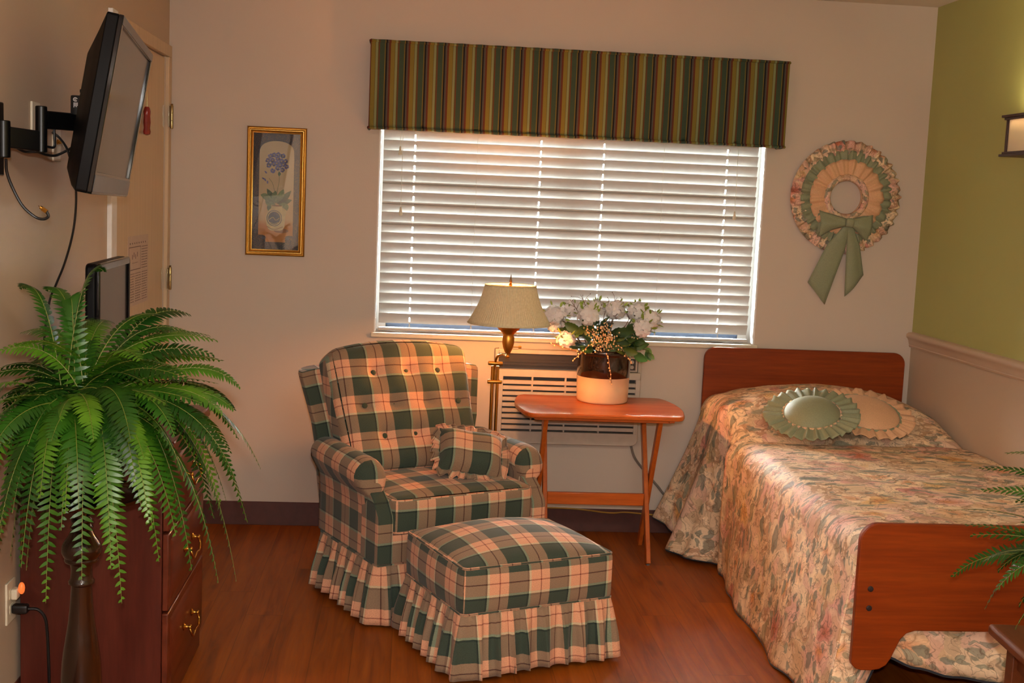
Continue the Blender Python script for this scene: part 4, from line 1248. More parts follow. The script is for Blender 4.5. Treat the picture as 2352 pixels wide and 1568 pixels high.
# shade: soft pleats, open below, ring and spider above
SB, ST, SRB, SRT = 1.007, 1.160, .165, .101
def shf(u, v):
    a = 2*pi*u; pl = .0020*abs(sin(a*50))
    z = SB+(ST-SB)*v+.003*sin(pi*v)
    r = SRB+(SRT-SRB)*v-.010*sin(pi*v)
    if v < .035 or v > .965: pl = .0016
    return V((LX+(r+pl)*cos(a), LY+(r+pl)*sin(a), z))
mb = MB().grid(shf, 600, 14, cu=True)
shd = build('shade', mb, M['shade'], LA, sharp=80, solid=.0012)
mb = MB()
for rr_, z in ((SRB+.001, SB), (SRT+.001, ST)): mb.tube([(LX+rr_*cos(2*pi*k/60), LY+rr_*sin(2*pi*k/60), z) for k in range(60)], .0026, 6, closed=True, smooth=False)
build('trim_band', mb, M['shade'], shd)
mb = MB()
for k in range(3):
    a = 2*pi*k/3+.4; mb.tube([(LX, LY, ST-.004), (LX+SRT*cos(a), LY+SRT*sin(a), ST-.006)], .0015, 6, smooth=False)
mb.tube([(LX+.045, LY, .998), (LX+.055, LY, 1.05), (LX+.04, LY, 1.125), (LX, LY, ST-.002)], .0015, 6); mb.tube([(LX-.045, LY, .998), (LX-.055, LY, 1.05), (LX-.04, LY, 1.125), (LX, LY, ST-.002)], .0015, 6)
build('harp', mb, M['brass_dull'], LA)
build('finial', MB().lathe([(.004,ST-.004),(.0075,ST),(.008,ST+.004),(.004,ST+.008),(.0058,ST+.016),(.0035,ST+.026),(.0015,ST+.040),(0,ST+.046)], 12, Matrix.Translation((LX,LY,0))), plain('dark_brass', (110,76,40), .3, 1), LA)
t = NT('warm_bulb'); t.fin(lin(255,220,160), .4, emit=(1,.37,.095,1), es=880)
build('bulb', MB().lathe([(0,1.000),(.013,1.001),(.014,1.008),(.020,1.018),(.029,1.036),(.031,1.052),(.026,1.070),(.014,1.080),(0,1.083)], 20, Matrix.Translation((LX,LY,0))), t.m, LA)

# ================================================================== FOLDING TRAY TABLE
TT = thing('tray_table', 'honey oak folding tray table under the stoneware crock', 'table', (1.885,-.345,0))
TZ = .645
def traytop():
    cx, cy = 1.880, -.345; hx, hy = .338, .243; out = []
    pts = []
    # front edge, bowed right end, back edge, bowed left end
    for k in range(7): pts.append((cx-.30+.60*k/6, cy-hy))
    for k in range(1, 12):
        t_ = k/12; pts.append((cx+hx-.022+.040*sin(pi*t_)**.8, cy-hy+2*hy*t_))
    for k in range(7): pts.append((cx+.30-.60*k/6, cy+hy))
    for k in range(1, 12):
        t_ = k/12; pts.append((cx-hx+.022-.040*sin(pi*t_)**.8, cy+hy-2*hy*t_))
    q = [V((a, b, 0)) for a, b in pts]
    return [(p.x, p.y) for p in spline(q, True, 3)]
build('tabletop', MB().prism(traytop(), TZ-.019, TZ, 'xy'), M['oak'], TT, bevel=.005, bseg=3)
YF_, YB_ = -.53, -.20
for x in (1.662, 2.098):       # outer pair: front foot to back of the top
    s = .016 if x < 1.9 else -.016
    build('leg', MB().bar((x, -.515, .010), (x, -.215, TZ-.022), .020, .034, up=(1,0,0)) if False else MB().bar((x, -.520, .004), (x, -.225, TZ-.024), .019, .036), M['oak_z'], TT, bevel=.003)
    x2 = x-.022 if x < 1.9 else x+.022
    build('leg', MB().bar((x2, -.205, .004), (x2, -.505, TZ-.024), .019, .036), M['oak_z'], TT, bevel=.003)
t_ = (.250-.004)/(TZ-.028); yb = -.520+.295*t_
build('crossbar', MB().box((1.672, yb-.009, .226), (2.088, yb+.009, .278)), M['oak'], TT, bevel=.003)
build('crossbar', MB().bar((1.62, -.225, TZ-.034), (2.14, -.225, TZ-.034), .022, .02), M['oak'], TT, bevel=.003)
build('crossbar', MB().bar((1.60, -.520, TZ-.029), (2.16, -.520, TZ-.029), .020, .018), M['oak'], TT, bevel=.002)
for x in (1.60, 2.16): build('clip', MB().box((x-.012,-.545,TZ-.034), (x+.012,-.50,TZ-.019)), M['oak'], TT, bevel=.003)
for x, y in ((1.662,-.520),(2.098,-.520),(1.640,-.205),(2.120,-.205)):
    build('glide', MB().lathe([(.008,0),(.008,.006),(0,.006)], 10, Matrix.Translation((x,y,0))), M['silver'], TT)

# ================================================================== STONEWARE CROCK AND ITS FLOWERS
CK = thing('stoneware_crock', 'two-tone stoneware crock, dark brown glaze over cream', 'crock', (1.915,-.222,TZ))
prof = [(0,0),(.104,0),(.109,.003),(.1115,.010),(.1135,.06),(.1150,.112)]
prof2 = [(.1150,.112),(.1155,.1125),(.1165,.16),(.1175,.205),(.1185,.208),(.1205,.212),(.1212,.220),(.1205,.227),(.1175,.231),(.111,.231),(.108,.225),(.107,.15),(.105,.06),(.10,.02),(0,.02)]
mb = MB(); mb.cur = 1; mb.lathe(prof, 56, cap=False); mb.cur = 0; mb.lathe(prof2, 56, cap=False)
mb.xf(Matrix.Translation((1.915,-.222,TZ)))
build('body', mb, [M['glaze_dark'], M['glaze_cream']], CK, sharp=60)
build('filling', MB().lathe([(0,.19),(.1065,.19),(.1065,.17),(0,.17)], 32, Matrix.Translation((1.915,-.222,TZ))), M['soil'], CK)
CC = V((1.915,-.222,TZ+.195))
def leafmesh(mb, base, d, n_, L, Wd, curl=.25, teeth=5):
    """broad leaf from base along d, face normal n_"""
    d = V(d).normalized(); n_ = V(n_); n_ = (n_-d*n_.dot(d)).normalized(); s = d.cross(n_)
    def fn(u, v):
        a = 2*u-1; w = Wd*(sin(pi*min(1, v*.94+.03))**.8)*(1-.35*v)*(1+.07*sin(v*pi*teeth*2))
        p = base + d*(L*v) + s*(a*w) + n_*(-curl*L*v*v-.25*w*abs(a)**1.2*(-1 if curl < 0 else 1)+.012*L*sin(v*14)*abs(a))
        return p
    mb.grid(fn, 6, 9)
def petalflower(mb, c, n_, r, rnd):
    n_ = V(n_).normalized(); u = n_.orthogonal().normalized(); w = n_.cross(u); a0 = rnd.random()*6
    for k in range(4):
        a = a0+k*pi/2; d = u*cos(a)+w*sin(a); s = n_.cross(d)
        b = len(mb.v)
        mb.v += [c, c+d*r*.45-s*r*.42+n_*r*.10, c+d*r*.95-s*r*.36+n_*r*.02, c+d*r*1.08+n_*r*.10, c+d*r*.95+s*r*.36+n_*r*.02, c+d*r*.45+s*r*.42+n_*r*.10, c+d*r*.6+n_*r*.18]
        for q in ((b, b+1, b+6, b+5), (b+1, b+2, b+3, b+6), (b+6, b+3, b+4, b+5)): mb.face(q)
HY=[(1.688,-0.250,1.015),(1.779,-0.170,1.039),(1.824,-0.300,1.022),(1.877,-0.180,1.050),(1.953,-0.220,1.043),(2.059,-0.200,1.039),(2.104,-0.250,1.010),(2.056,-0.320,0.980),(1.730,-0.330,0.922),(1.690,-0.240,0.965)]
HR = [.043,.038,.044,.036,.042,.042,.042,.038,.036,.028]
HL = ['white hydrangea head touching the lamp shade', 'white hydrangea head high at the back, left of the centre', 'large white hydrangea head, front centre of the bouquet', 'white hydrangea head highest above the crock centre', 'white hydrangea head right of the bouquet centre',
      'white hydrangea head upper right beside the blinds', 'white hydrangea head farthest from the lamp, drooping right', 'white hydrangea head lowest on the right of bouquet', 'orange-lit white hydrangea head low beside the crock rim', 'small half-hidden white hydrangea head under the shade-side bloom']
rnd = random.Random(21)
for k, (p, r) in enumerate(zip(HY, HR)):
    p = V(p); base = CC + V(((p.x-CC.x)*.25, (p.y-CC.y)*.25, -.02))
    T = thing('hydrangea_stem', HL[k], 'flower', base, 0, 'white hydrangeas in the crock')
    mb = MB()
    n = 30
    for i in range(n):
        z = 1-2*(i+.5)/n; a = i*2.39996+rnd.random()*.5; q = sqrt(1-z*z)
        d = V((q*cos(a), q*sin(a), z)); d = (d+V((0,0,.12))).normalized()
        petalflower(mb, p+V((d.x*r, d.y*r, d.z*r*.86))*(.80+.28*rnd.random()), d+V((rnd.uniform(-.22,.22), rnd.uniform(-.22,.22), rnd.uniform(-.22,.22))), r*.50*(.8+.4*rnd.random()), rnd)
    build('flower_head', mb, M['petal'], T, sharp=80, uv=False)
    mid = base.lerp(p, .55)+V((0,0,.03))
    build('stem', MB().tube([base, mid, p], .003, 6), M['stem'], T)
    mb = MB()
    for i in range(9):
        d = V((rnd.uniform(-1,1), rnd.uniform(-1,1), rnd.uniform(-.3,1))).normalized(); c = p+d*r*(.9+.2*rnd.random())
        leafmesh(mb, c, d+V((0,0,.2)), V((rnd.uniform(-1,1), rnd.uniform(-1,1), .4)), .019+.009*rnd.random(), .0075, .1, 2)
    build('bud_leaves', mb, M['bud'], T, sharp=80, uv=False)
    for i in range(2):
        a = rnd.uniform(0, 6.28); b0 = base.lerp(p, .45+.2*i)+V((0,0,.015))
        mb = MB(); leafmesh(mb, b0, V((cos(a), sin(a)*.7-.25, .15)), V((0,-.35,1)), .062+.02*rnd.random(), .026, .22)
        build('leaf', mb, M['leaf'], T, sharp=80, uv=False)
LV=[(1.934,-0.330,0.955),(1.985,-0.300,0.985),(2.035,-0.285,0.887),(2.098,-0.250,0.880),(1.796,-0.320,0.958),(1.781,-0.280,0.972),(2.016,-0.300,0.926),(1.844,-0.330,0.900),(1.880,-0.300,0.992),(1.976,-0.320,0.909)]
LL = ['dark hydrangea leaf spray facing front in the middle of the bouquet', 'broad upright dark leaf spray right of the berries', 'dark leaf spray over the right rim of the crock', 'drooping dark leaf sprig hanging past the right rim', 'dark leaf spray behind the orange-lit bloom', 'dark leaf spray under the left white blooms', 'broad dark leaf spray below the right-hand blooms', 'dark leaf spray at the front left rim of crock', 'dark leaf spray between the central blooms', 'dark reddish leaf spray at the front right rim']
for k, p in enumerate(LV):
    p = V(p); base = CC + V(((p.x-CC.x)*.4, (p.y-CC.y)*.4, -.02))
    T = thing('leaf_spray', LL[k], 'leaf', base, 0, 'leaf sprays in the crock')
    build('stem', MB().tube([base, base.lerp(p, .6)+V((0,0,.02)), p], .0022, 6), M['stem'], T)
    for i in range(5):
        a = rnd.uniform(0, 6.28); big = 1 if k != 3 else .55
        mb = MB(); b0 = p+V((rnd.uniform(-.012,.012), rnd.uniform(-.012,.012), rnd.uniform(-.03,.01)))
        leafmesh(mb, b0, V((cos(a), -.35+.5*sin(a), rnd.uniform(-.35,.6) if k != 3 else rnd.uniform(-1,-.1))), V((rnd.uniform(-.4,.4), -1, .7)), (.058+.022*rnd.random())*big, .027*big, .2)
        build('leaf', mb, M['leaf'], T, sharp=80, uv=False)
BSP=[(1.664,-0.360,0.907),(1.759,-0.370,0.837),(1.931,-0.360,0.740),(2.016,-0.330,0.830),(2.030,-0.300,0.962),(1.815,-0.360,0.973),(1.872,-0.365,0.984),(1.900,-0.345,0.995),(1.857,-0.366,0.915),(1.925,-0.358,0.940)]
BL_ = ['berry twig reaching left past the crock toward the lamp', 'berry twig hanging down over the front left rim', 'longest berry twig trailing down the front of the crock', 'berry twig curving down over the right side of the crock', 'berry twig reaching right among the leaves', 'berry twig rising at the left of the berry cluster', 'berry twig in the middle of the berry cluster', 'berry twig at the top of the berry cluster', 'berry twig low in the berry cluster by the rim', 'berry twig right of the berry cluster']
BERRY = build('berry', MB().ball((0,0,0), .0030, 8, 6), M['berry'], None, uv=False, sharp=80)
BERRY_MESH = BERRY.data
for k, p in enumerate(BSP):
    p = V(p); base = CC+V((rnd.uniform(-.03,.01), -.075, .02))
    T = thing('berry_twig', BL_[k], 'twig', base, 0, 'berry twigs in the crock')
    if p.z < .86: path = [base, base.lerp(p, .45)+V((0,-.02,.055)), base.lerp(p, .75)+V((0,-.018,.03)), p]
    elif k == 0: path = [base, base.lerp(p, .5)+V((0,-.02,-.012)), p]
    else: path = [base, base.lerp(p, .5)+V((0,-.02,.02)), p]
    sp = spline([V(q) for q in path], False, 12)
    build('stem', MB().tube(sp, .0016, 5, smooth=False), M['berry_stem'], T)
    step = 3 if p.z < .86 or k == 0 else 1
    spots = [p]
    for i in range(7, len(sp)-1, step):
        for j in range(1 if step == 3 else 2):
            spots.append(sp[i]+V((rnd.gauss(0,1), rnd.gauss(0,1)*.4-.3, rnd.gauss(0,1)))*(.0030 if step == 3 else .016))
    for q in spots:
        b_ = bpy.data.objects.new('berry', BERRY_MESH); COL.objects.link(b_); b_.parent = T
        b_.location = q-base; b_.scale = (1,1,1.3) if rnd.random() < .5 else (1.15,1.15,1.3)
bpy.data.objects.remove(BERRY)
TW=[(1.802,-0.200,1.104),(1.753,-0.220,1.085),(1.963,-0.200,1.100),(1.979,-0.220,1.095),(2.018,-0.200,1.074),(2.050,-0.180,1.056),(1.927,-0.200,1.087)]
TL_ = ['bare brown twig rising tallest on the left of the bouquet', 'bare brown twig leaning left above the white blooms', 'bare brown twig standing tallest on the right of the bouquet', 'bare forked twig just right of the tallest right twig', 'bare twig arching right above the blooms', 'bare twig lowest to the right, before the blinds', 'short bare twig above the central blooms']
for k, p in enumerate(TW):
    p = V(p); base = CC+V((rnd.uniform(-.03,.03), rnd.uniform(-.02,.04), 0))
    T = thing('bare_twig', TL_[k], 'twig', base, 0, 'bare twigs in the crock')
    m = base.lerp(p, .6)+V((rnd.uniform(-.02,.02), 0, .02))
    mb = MB().tube([base, m, p], lambda t: .0019-.0010*t, 6)
    for i in range(4):
        q = m.lerp(p, rnd.uniform(-.1,.8)); d = V((rnd.uniform(-1,1)*.9, rnd.uniform(-.3,.3), rnd.uniform(.0,.9))).normalized()
        e = q+d*rnd.uniform(.025,.055); mb.tube([q, q.lerp(e, .5)+V((rnd.uniform(-.006,.006), 0, .004)), e], lambda t: .0011-.0005*t, 5)
        mb.ball(e, .0022, 6, 4)
    build('stem', mb, M['twig'], T, uv=False)
# ================================================================== TELEVISION ON ITS WALL BRACKET
A_, B_, C_, D_ = V((.321,-2.3,1.913)), V((.25,-2.3,1.472)), V((.232,-1.5,1.904)), V((.153,-1.5,1.457))
cen = (A_+B_+C_+D_)/4; wax = ((C_+D_)-(A_+B_)).normalized(); hax = (A_+C_-B_-D_); hax = (hax-wax*hax.dot(wax)).normalized(); nax = wax.cross(hax)
MT = Matrix(((nax.x,wax.x,hax.x,cen.x),(nax.y,wax.y,hax.y,cen.y),(nax.z,wax.z,hax.z,cen.z),(0,0,0,1)))
TV = thing('television', 'black flat screen television held out from the wall on a bracket', 'television', tuple(cen-hax*.225))
hw, hh = .402, .226
mb = MB()
# outer body: chamfered back
o0 = rrect(-hw, hw, -hh, hh, .008, 3)
def ring(o, x): return [mb.vert((x, a, b)) for a, b in o]
def sc_o(o, k): return [(a*k if abs(a) > 0 else a, b*k) for a, b in o]
oo = [(o0, -.002), (o0, -.030), (rrect(-hw+.03, hw-.03, -hh+.012, hh-.045, .008, 3), -.046), (rrect(-hw+.09, hw-.09, -hh+.05, hh-.10, .01, 3), -.072)]
R_ = [ring(o, x) for o, x in oo]; n = len(o0)
for a, b in zip(R_, R_[1:]):
    for i in range(n): mb.face([a[i], a[(i+1) % n], b[(i+1) % n], b[i]])
mb.face(R_[-1]); mb.face(R_[0][::-1])
build('back_housing', mb.xf(MT), M['black'], TV, bevel=.002)
# bezel with thicker lower rail
def hollow(o, i, x0, x1):
    m = MB(); n = len(o)
    rows = [[m.vert((x, a, b)) for a, b in q] for q, x in ((o, x0), (o, x1), (i, x1), (i, x0))]
    for a, b in zip(rows, rows[1:]+rows[:1]):
        for k in range(n): m.face([a[k], a[(k+1) % n], b[(k+1) % n], b[k]])
    return m
bz = build('bezel', hollow(rrect(-hw, hw, -hh, hh, .008, 3), rrect(-hw+.024, hw-.024, -hh+.058, hh-.026, .001, 3), -.002, .010).xf(MT), M['black_gloss'], TV, bevel=.002)
build('lower_trim', MB().box((.0101, -hw+.006, -hh+.006), (.0122, hw-.006, -hh+.050)).xf(MT), M['silver'], TV, bevel=.001)
build('upper_trim', MB().box((.0101, -hw+.004, hh-.024), (.0115, hw-.004, hh-.003)).xf(MT), M['silver'], TV, bevel=.001)
build('screen', MB().box((-.001, -hw+.022, -hh+.056), (.004, hw-.022, hh-.024)).xf(MT), M['screen'], TV)
build('vesa_plate', MB().box((-.082, -.10, -.10), (-.072, .10, .10)).xf(MT), M['black_metal'], TV, bevel=.002)
# bracket
BK = thing('tv_bracket', 'black folding wall bracket arm carrying the television', 'bracket', (.0, -2.27, 1.60))
P0, P1, P2 = V((.036,-2.275,0)), V((.106,-2.20,0)), V((.160,-2.055,0))
build('wall_plate', MB().box((.0008,-2.31,1.505), (.016,-2.208,1.69)), M['black_metal'], BK, bevel=.003)
cy = lambda p, z0, z1, r: MB().lathe([(0,z0),(r-.002,z0),(r,z0+.002),(r,z1-.002),(r-.002,z1),(0,z1)], 24, Matrix.Translation((p.x,p.y,0)))
build('hinge_post', cy(P0, 1.550, 1.642, .0165), M['black_metal'], BK)
build('arm', MB().bar((P0.x,P0.y,1.602), (P1.x,P1.y,1.596), .020, .052), M['black_metal'], BK, bevel=.003)
build('hinge_post', cy(P1, 1.568, 1.686, .0145), M['black_metal'], BK)
build('arm', MB().bar((P1.x,P1.y,1.652), (P2.x,P2.y,1.655), .022, .046), M['black_metal'], BK, bevel=.003)
hd = build('tilt_head', MB().rbox((.170,-2.075,1.699), (.021,.018,.026), .004, 5), M['black_metal'], BK)
# printed maker's mark: swirl and upright bars, standing on end
mb = MB(); yl = -2.0942
mb.tube([(.163+.0052*cos(R(a)), yl, 1.7135+.0046*sin(R(a))) for a in range(20, 340, 20)], .0008, 5)
mb.tube([(.163+.002*cos(R(a)), yl, 1.7135+.002*sin(R(a))) for a in range(0, 360, 45)], .0006, 5)
for k, h_ in enumerate((.013,.010,.012,.009)): mb.box((.1585+k*.0030, yl-.0003, 1.7055-h_), (.1598+k*.0030, yl+.0005, 1.7055))
build('printed_mark', mb, M['white'], hd, uv=False)
build('tilt_pivot', MB().lathe([(0,-.024),(.012,-.024),(.013,-.020),(.013,.020),(.012,.024),(0,.024)], 16, Matrix.Translation((.178,-2.05,1.672)) @ Matrix.Rotation(R(90), 4, 'Y')), M['black_metal'], BK)
build('link', MB().bar((.165,-2.05,1.69), tuple(MT @ V((-.083,0,.0))), .05, .06), M['black_metal'], BK, bevel=.004)
mb = MB().lathe([(.004,1.724),(.004,1.734),(0,1.734)], 10, Matrix.Translation((.183,-2.075,0))); mb.box((.170,-2.080,1.732), (.196,-2.070,1.742))
build('knob', mb, M['black_metal'], BK, bevel=.002)
# cords round the bracket
c1=[(0.049,-2.250,1.587),(0.072,-2.200,1.582),(0.112,-2.180,1.584),(0.124,-2.150,1.585),(0.125,-2.150,1.610),(0.124,-2.150,1.630)]
c2=[(0.050,-2.250,1.583),(0.063,-2.200,1.569),(0.090,-2.180,1.570),(0.104,-2.150,1.564),(0.120,-2.120,1.564),(0.144,-2.100,1.579),(0.160,-2.080,1.593),(0.171,-2.050,1.599)]
mb = MB().tube(c1, .0035, 8); tag(build('cable', mb, M['cable']), 'short black cable loop folded under the bracket elbow', 'cable', 'cables behind the television')
mb = MB().tube(c2, .0035, 8); tag(build('cable', mb, M['cable']), 'black cable sagging from bracket post to the television back', 'cable', 'cables behind the television')
c3=[(0.119,-2.150,1.623),(0.136,-2.140,1.608),(0.150,-2.120,1.579),(0.157,-2.100,1.534),(0.166,-2.100,1.489),(0.161,-2.080,1.425),(0.147,-2.060,1.354),(0.118,-2.030,1.274),(0.086,-2.000,1.211),(0.062,-1.980,1.154),(0.045,-1.97,1.02),(0.05,-1.96,.86),(.08,-1.95,.806)]
cx=[(0.040,-2.270,1.546),(0.039,-2.260,1.514),(0.049,-2.250,1.477),(0.071,-2.240,1.431),(0.099,-2.230,1.404),(0.120,-2.230,1.399),(0.132,-2.230,1.406),(0.129,-2.230,1.416),(0.125,-2.230,1.420)]
cx2=[(0.125,-2.230,1.420),(0.112,-2.230,1.429)]
mb = MB().tube(c3, .0032, 8); tag(build('cable', mb, M['cable']), 'long black cable hanging from television down behind the fern', 'cable', 'cables behind the television')
co = thing('coaxial_cable', 'black coaxial cable curling up at its bare brass end under bracket', 'cable', (.02,-2.27,1.42), 0, 'cables behind the television')
build('sheath', MB().tube(cx, .0038, 8), M['cable'], co)
a, b = V(cx2[0]), V(cx2[1]); d_ = (b-a).normalized()
mb = MB().tube([a-d_*.004, a+d_*.010], .0062, 6, smooth=False); mb.tube([a+d_*.010, b], .0045, 8, smooth=False); mb.tube([b, b+d_*.006], .0008, 5, smooth=False)
build('connector', mb, M['brass'], co)

# ================================================================== CHEST OF DRAWERS
DR = thing('chest_of_drawers', 'dark mahogany chest of drawers against the left wall', 'chest', (.21,-1.795,0))
DX0, DX1, DA, DB, DTOP = .014, .398, -2.085, -1.507, .80
mb = MB().box((DX0,DA,.0), (DX1,DB,.765)); build('carcass', mb, M['mahogany'], DR, bevel=.003)
build('top', MB().box((DX0,DA-.012,.765), (DX1+.034,DB+.012,DTOP)), M['mahogany_y'], DR, bevel=.006, bseg=3)
for z0, z1 in ((.065,.306),(.314,.535),(.543,.757)):
    mb = MB(); y0, y1 = DA+.002, DB-.002
    mb.box((DX1+.001, y0, z0), (DX1+.018, y1, z1))
    d = build('drawer', mb, M['mahogany_y'], DR, bevel=.003)
    # raised field and bead
    mb = MB(); zi0, zi1, yi0, yi1 = z0+.035, z1-.035, y0+.045, y1-.045
    b0 = 0; mb.v += [V(p) for p in ((DX1+.018,yi0-.012,zi0-.012),(DX1+.018,yi1+.012,zi0-.012),(DX1+.018,yi1+.012,zi1+.012),(DX1+.018,yi0-.012,zi1+.012),(DX1+.024,yi0,zi0),(DX1+.024,yi1,zi0),(DX1+.024,yi1,zi1),(DX1+.024,yi0,zi1))]
    for i in range(4): mb.face([i, (i+1) % 4, 4+(i+1) % 4, 4+i])
    mb.face([4,5,6,7]); build('field', mb, M['mahogany_y'], d)
    zc = (z0+z1)/2+.01; yc = -1.81; x0 = DX1+.024
    h = MB()
    for s in (-.065,.065):
        h.lathe([(.011,0),(.012,.002),(.006,.006),(.005,.016),(.007,.020),(.005,.024),(0,.025)], 14, Matrix.Translation((x0,yc+s,zc)) @ Matrix.Rotation(R(90), 4, 'Y'))
    h.tube([(x0+.018,yc-.065,zc),(x0+.024,yc-.066,zc-.018),(x0+.026,yc-.045,zc-.034),(x0+.026,yc,zc-.030),(x0+.026,yc+.045,zc-.034),(x0+.024,yc+.066,zc-.018),(x0+.018,yc+.065,zc)], .0035, 8)
    build('handle', h, M['brass'], d, sharp=60)
build('plinth', MB().box((DX1+.001,DA+.002,0), (DX1+.012,DB-.002,.058)), M['mahogany_y'], DR, bevel=.002)

# ================================================================== MONITOR ON THE CHEST
MO = thing('flat_monitor', 'black flat monitor standing on the chest behind the fern', 'monitor', (.13,-1.737,DTOP))
MM = Matrix.Translation((.178,-1.737,1.096)) @ Matrix.Rotation(R(2), 4, 'Z')
mw, mh = .222, .176
build('back_housing', MB().prism(rrect(-mw,mw,-mh,mh,.018,5), -.032, -.001, 'yz').xf(MM), M['black'], MO, bevel=.008, bseg=3)
build('bezel', hollow(rrect(-mw,mw,-mh,mh,.018,5), rrect(-mw+.016,mw-.014,-mh+.03,mh-.022,.002,5), -.002, .010).xf(MM), M['black_gloss'], MO, bevel=.004, bseg=3)
build('screen', MB().box((-.001,-mw+.014,-mh+.028), (.003,mw-.012,mh-.020)).xf(MM), M['screen'], MO)
build('upper_trim', MB().box((.0098,-mw+.018,mh-.021), (.0106,mw-.02,mh-.004)).xf(MM), M['silver'], MO)
build('stand', MB().box((.120,-1.765,DTOP+.016), (.148,-1.71,1.05)), M['black'], MO, bevel=.004)
build('foot', MB().lathe([(0,0),(.098,0),(.100,.004),(.090,.012),(.03,.018),(0,.018)], 32, Matrix.Translation((.135,-1.737,DTOP+.0005))), M['black_gloss'], MO)

# ================================================================== PLANT STAND
SXc, SYc = .262, -2.40
ST_ = thing('plant_stand', 'dark turned wooden pedestal plant stand holding the big fern', 'plant stand', (SXc,SYc,0))
TR = Matrix.Translation((SXc,SYc,0))
pr = [(0,.118),(.030,.120),(.040,.135),(.036,.15),(.044,.17),(.050,.21),(.0495,.25),(.0475,.29),(.044,.32),(.038,.36),(.032,.40),(.0275,.45),(.0255,.488),(.0255,.492),(.0315,.496),(.032,.503),(.0285,.507),(.027,.512),(.0262,.535),(.028,.546),(.034,.549),(.041,.553),(.0425,.558),(.041,.563),(.0455,.568),(.0490,.578),(.0485,.590),(.045,.600),(.040,.608),(.033,.618),(.028,.628),(.0245,.634),(.0275,.637),(.028,.641),(.0245,.644),(.022,.651),(.026,.655),(.027,.660),(.0245,.664),(.0215,.668),(.0215,.672),(0,.674)]
build('column', MB().lathe(pr, 40, TR), M['walnut'], ST_, sharp=50)
build('collar', MB().lathe([(.0105,.672),(.0115,.674),(.0115,.682),(.0105,.684),(.0105,.694),(.012,.696),(.012,.706),(.010,.708)], 24, TR), M['brass'], ST_, sharp=50)
build('tray', MB().lathe([(0,.704),(.06,.704),(.135,.709),(.152,.716),(.157,.726),(.154,.729),(.146,.722),(.12,.716),(0,.714)], 48, TR), M['walnut'], ST_)
for k in range(3):
    a = R(90+120*k); d = V((cos(a), sin(a), 0))
    pts = [V((SXc,SYc,.20))+d*.03, V((SXc,SYc,.165))+d*.09, V((SXc,SYc,.07))+d*.15, V((SXc,SYc,.022))+d*.185]
    build('leg', MB().tube(pts, lambda t: .022-.006*t, 12), M['walnut'], ST_)
    build('leg_pad', MB().ball(V((SXc,SYc,.0162))+d*.188, (.022,.022,.0160), 14, 8), M['walnut'], ST_)

# ================================================================== FERNS
def frond_mesh(p0, ctl, p2, llen, lwid, gap, ang=80, droop=.25, fold=.18, rnd=random, base=.08, teeth=False, tipk=.62, twist=.5):
    """one pinnate frond along a quadratic curve: leaflets (slot 0) and stalk (slot 1)"""
    p0, ctl, p2 = V(p0), V(ctl), V(p2)
    Q = lambda t: p0*(1-t)**2+ctl*2*t*(1-t)+p2*t*t
    N = 60; pts = [Q(i/N) for i in range(N+1)]; L = sum((pts[i+1]-pts[i]).length for i in range(N))
    mb = MB(); mb.cur = 1; mb.tube(pts[::3], lambda t: .0019*(1-.75*t), 5, smooth=False); mb.cur = 0
    n = max(8, int(L*(1-base)/gap)); up = None
    tw = rnd.uniform(-twist,twist)
    for k in range(n):
        t = base+(1-base)*(k+.5)/n
        p = Q(t); T = (Q(min(1,t+.01))-Q(t-.01)).normalized()
        if up is None:
            up = V((0,0,1)); up = (up-T*up.dot(T))
            if up.length < .1: up = V((1,0,0))-T*T.x
            up.normalize(); up = Matrix.Rotation(tw, 3, T) @ up
        up = (up-T*up.dot(T)).normalized()
        S = T.cross(up)
        f = t; env = min(1, (f-base)/.12+.45)*(1-max(0, (f-tipk)/(1.0-tipk))**1.7*.80)
        ll = llen*env
        a = R(ang-22*f)
        for sg in (-1, 1):
            jj = rnd.uniform(-.1,.1); l = ll*rnd.uniform(.88,1.06)
            d = (S*sg*sin(a+jj)+T*cos(a+jj)+up*(fold-.15)).normalized(); e = up.cross(d).normalized()*(1)
            nn = d.cross(e)
            w = lwid*(.55+.45*env)*rnd.uniform(.9,1.1)
            p_ = p+T*(gap*.25*sg)
            b = len(mb.v)
            R0 = lambda s, q, dr: p_+d*(l*s)+e*(w*q)-up*(dr*l*droop)
            mb.v += [R0(0,-.34,0), R0(0,.34,0), R0(.28,-.46,.04), R0(.28,.46,.04), R0(.68,-.30,.35), R0(.68,.34,.35), R0(1.0,.10,.95)]
            mb.face([b,b+1,b+3,b+2]); mb.face([b+2,b+3,b+5,b+4]); mb.face([b+4,b+5,b+6])
            if teeth:      # lobes down both edges
                for s in (.25,.48,.7):
                    for q in (-1, 1):
                        b = len(mb.v); mb.v += [R0(s-.10,q*.34,.05), R0(s+.12,q*.30,.12), R0(s+.13,q*.95,.22)]; mb.face([b,b+1,b+2])
    return mb
def fern(T, crown, tips, mats, lift, llen, lwid, gap, seed, **kw):
    rnd = random.Random(seed)
    for (x, y, z) in tips:
        p2 = V((x,y,z)); p0 = V(crown)+V((rnd.uniform(-.035,.035), rnd.uniform(-.035,.035), rnd.uniform(-.03,.02)))
        h = p2-p0; hz = hypot(h.x, h.y)
        up = max(p0.z, p2.z)+lift*(.7+.5*rnd.random())
        ctl = V((p0.x+h.x*.72, p0.y+h.y*.72, up)) if p2.z < p0.z+.05 else V((p0.x+h.x*.35, p0.y+h.y*.35, p2.z+.06))
        build('frond', frond_mesh(p0, ctl, p2, llen*rnd.uniform(.85,1.1), lwid, gap, rnd=rnd, **kw), mats, T, uv=False, sharp=80)
FN = thing('potted_fern', 'large bright green arching fern on the turned plant stand', 'fern', (SXc,SYc,.716))
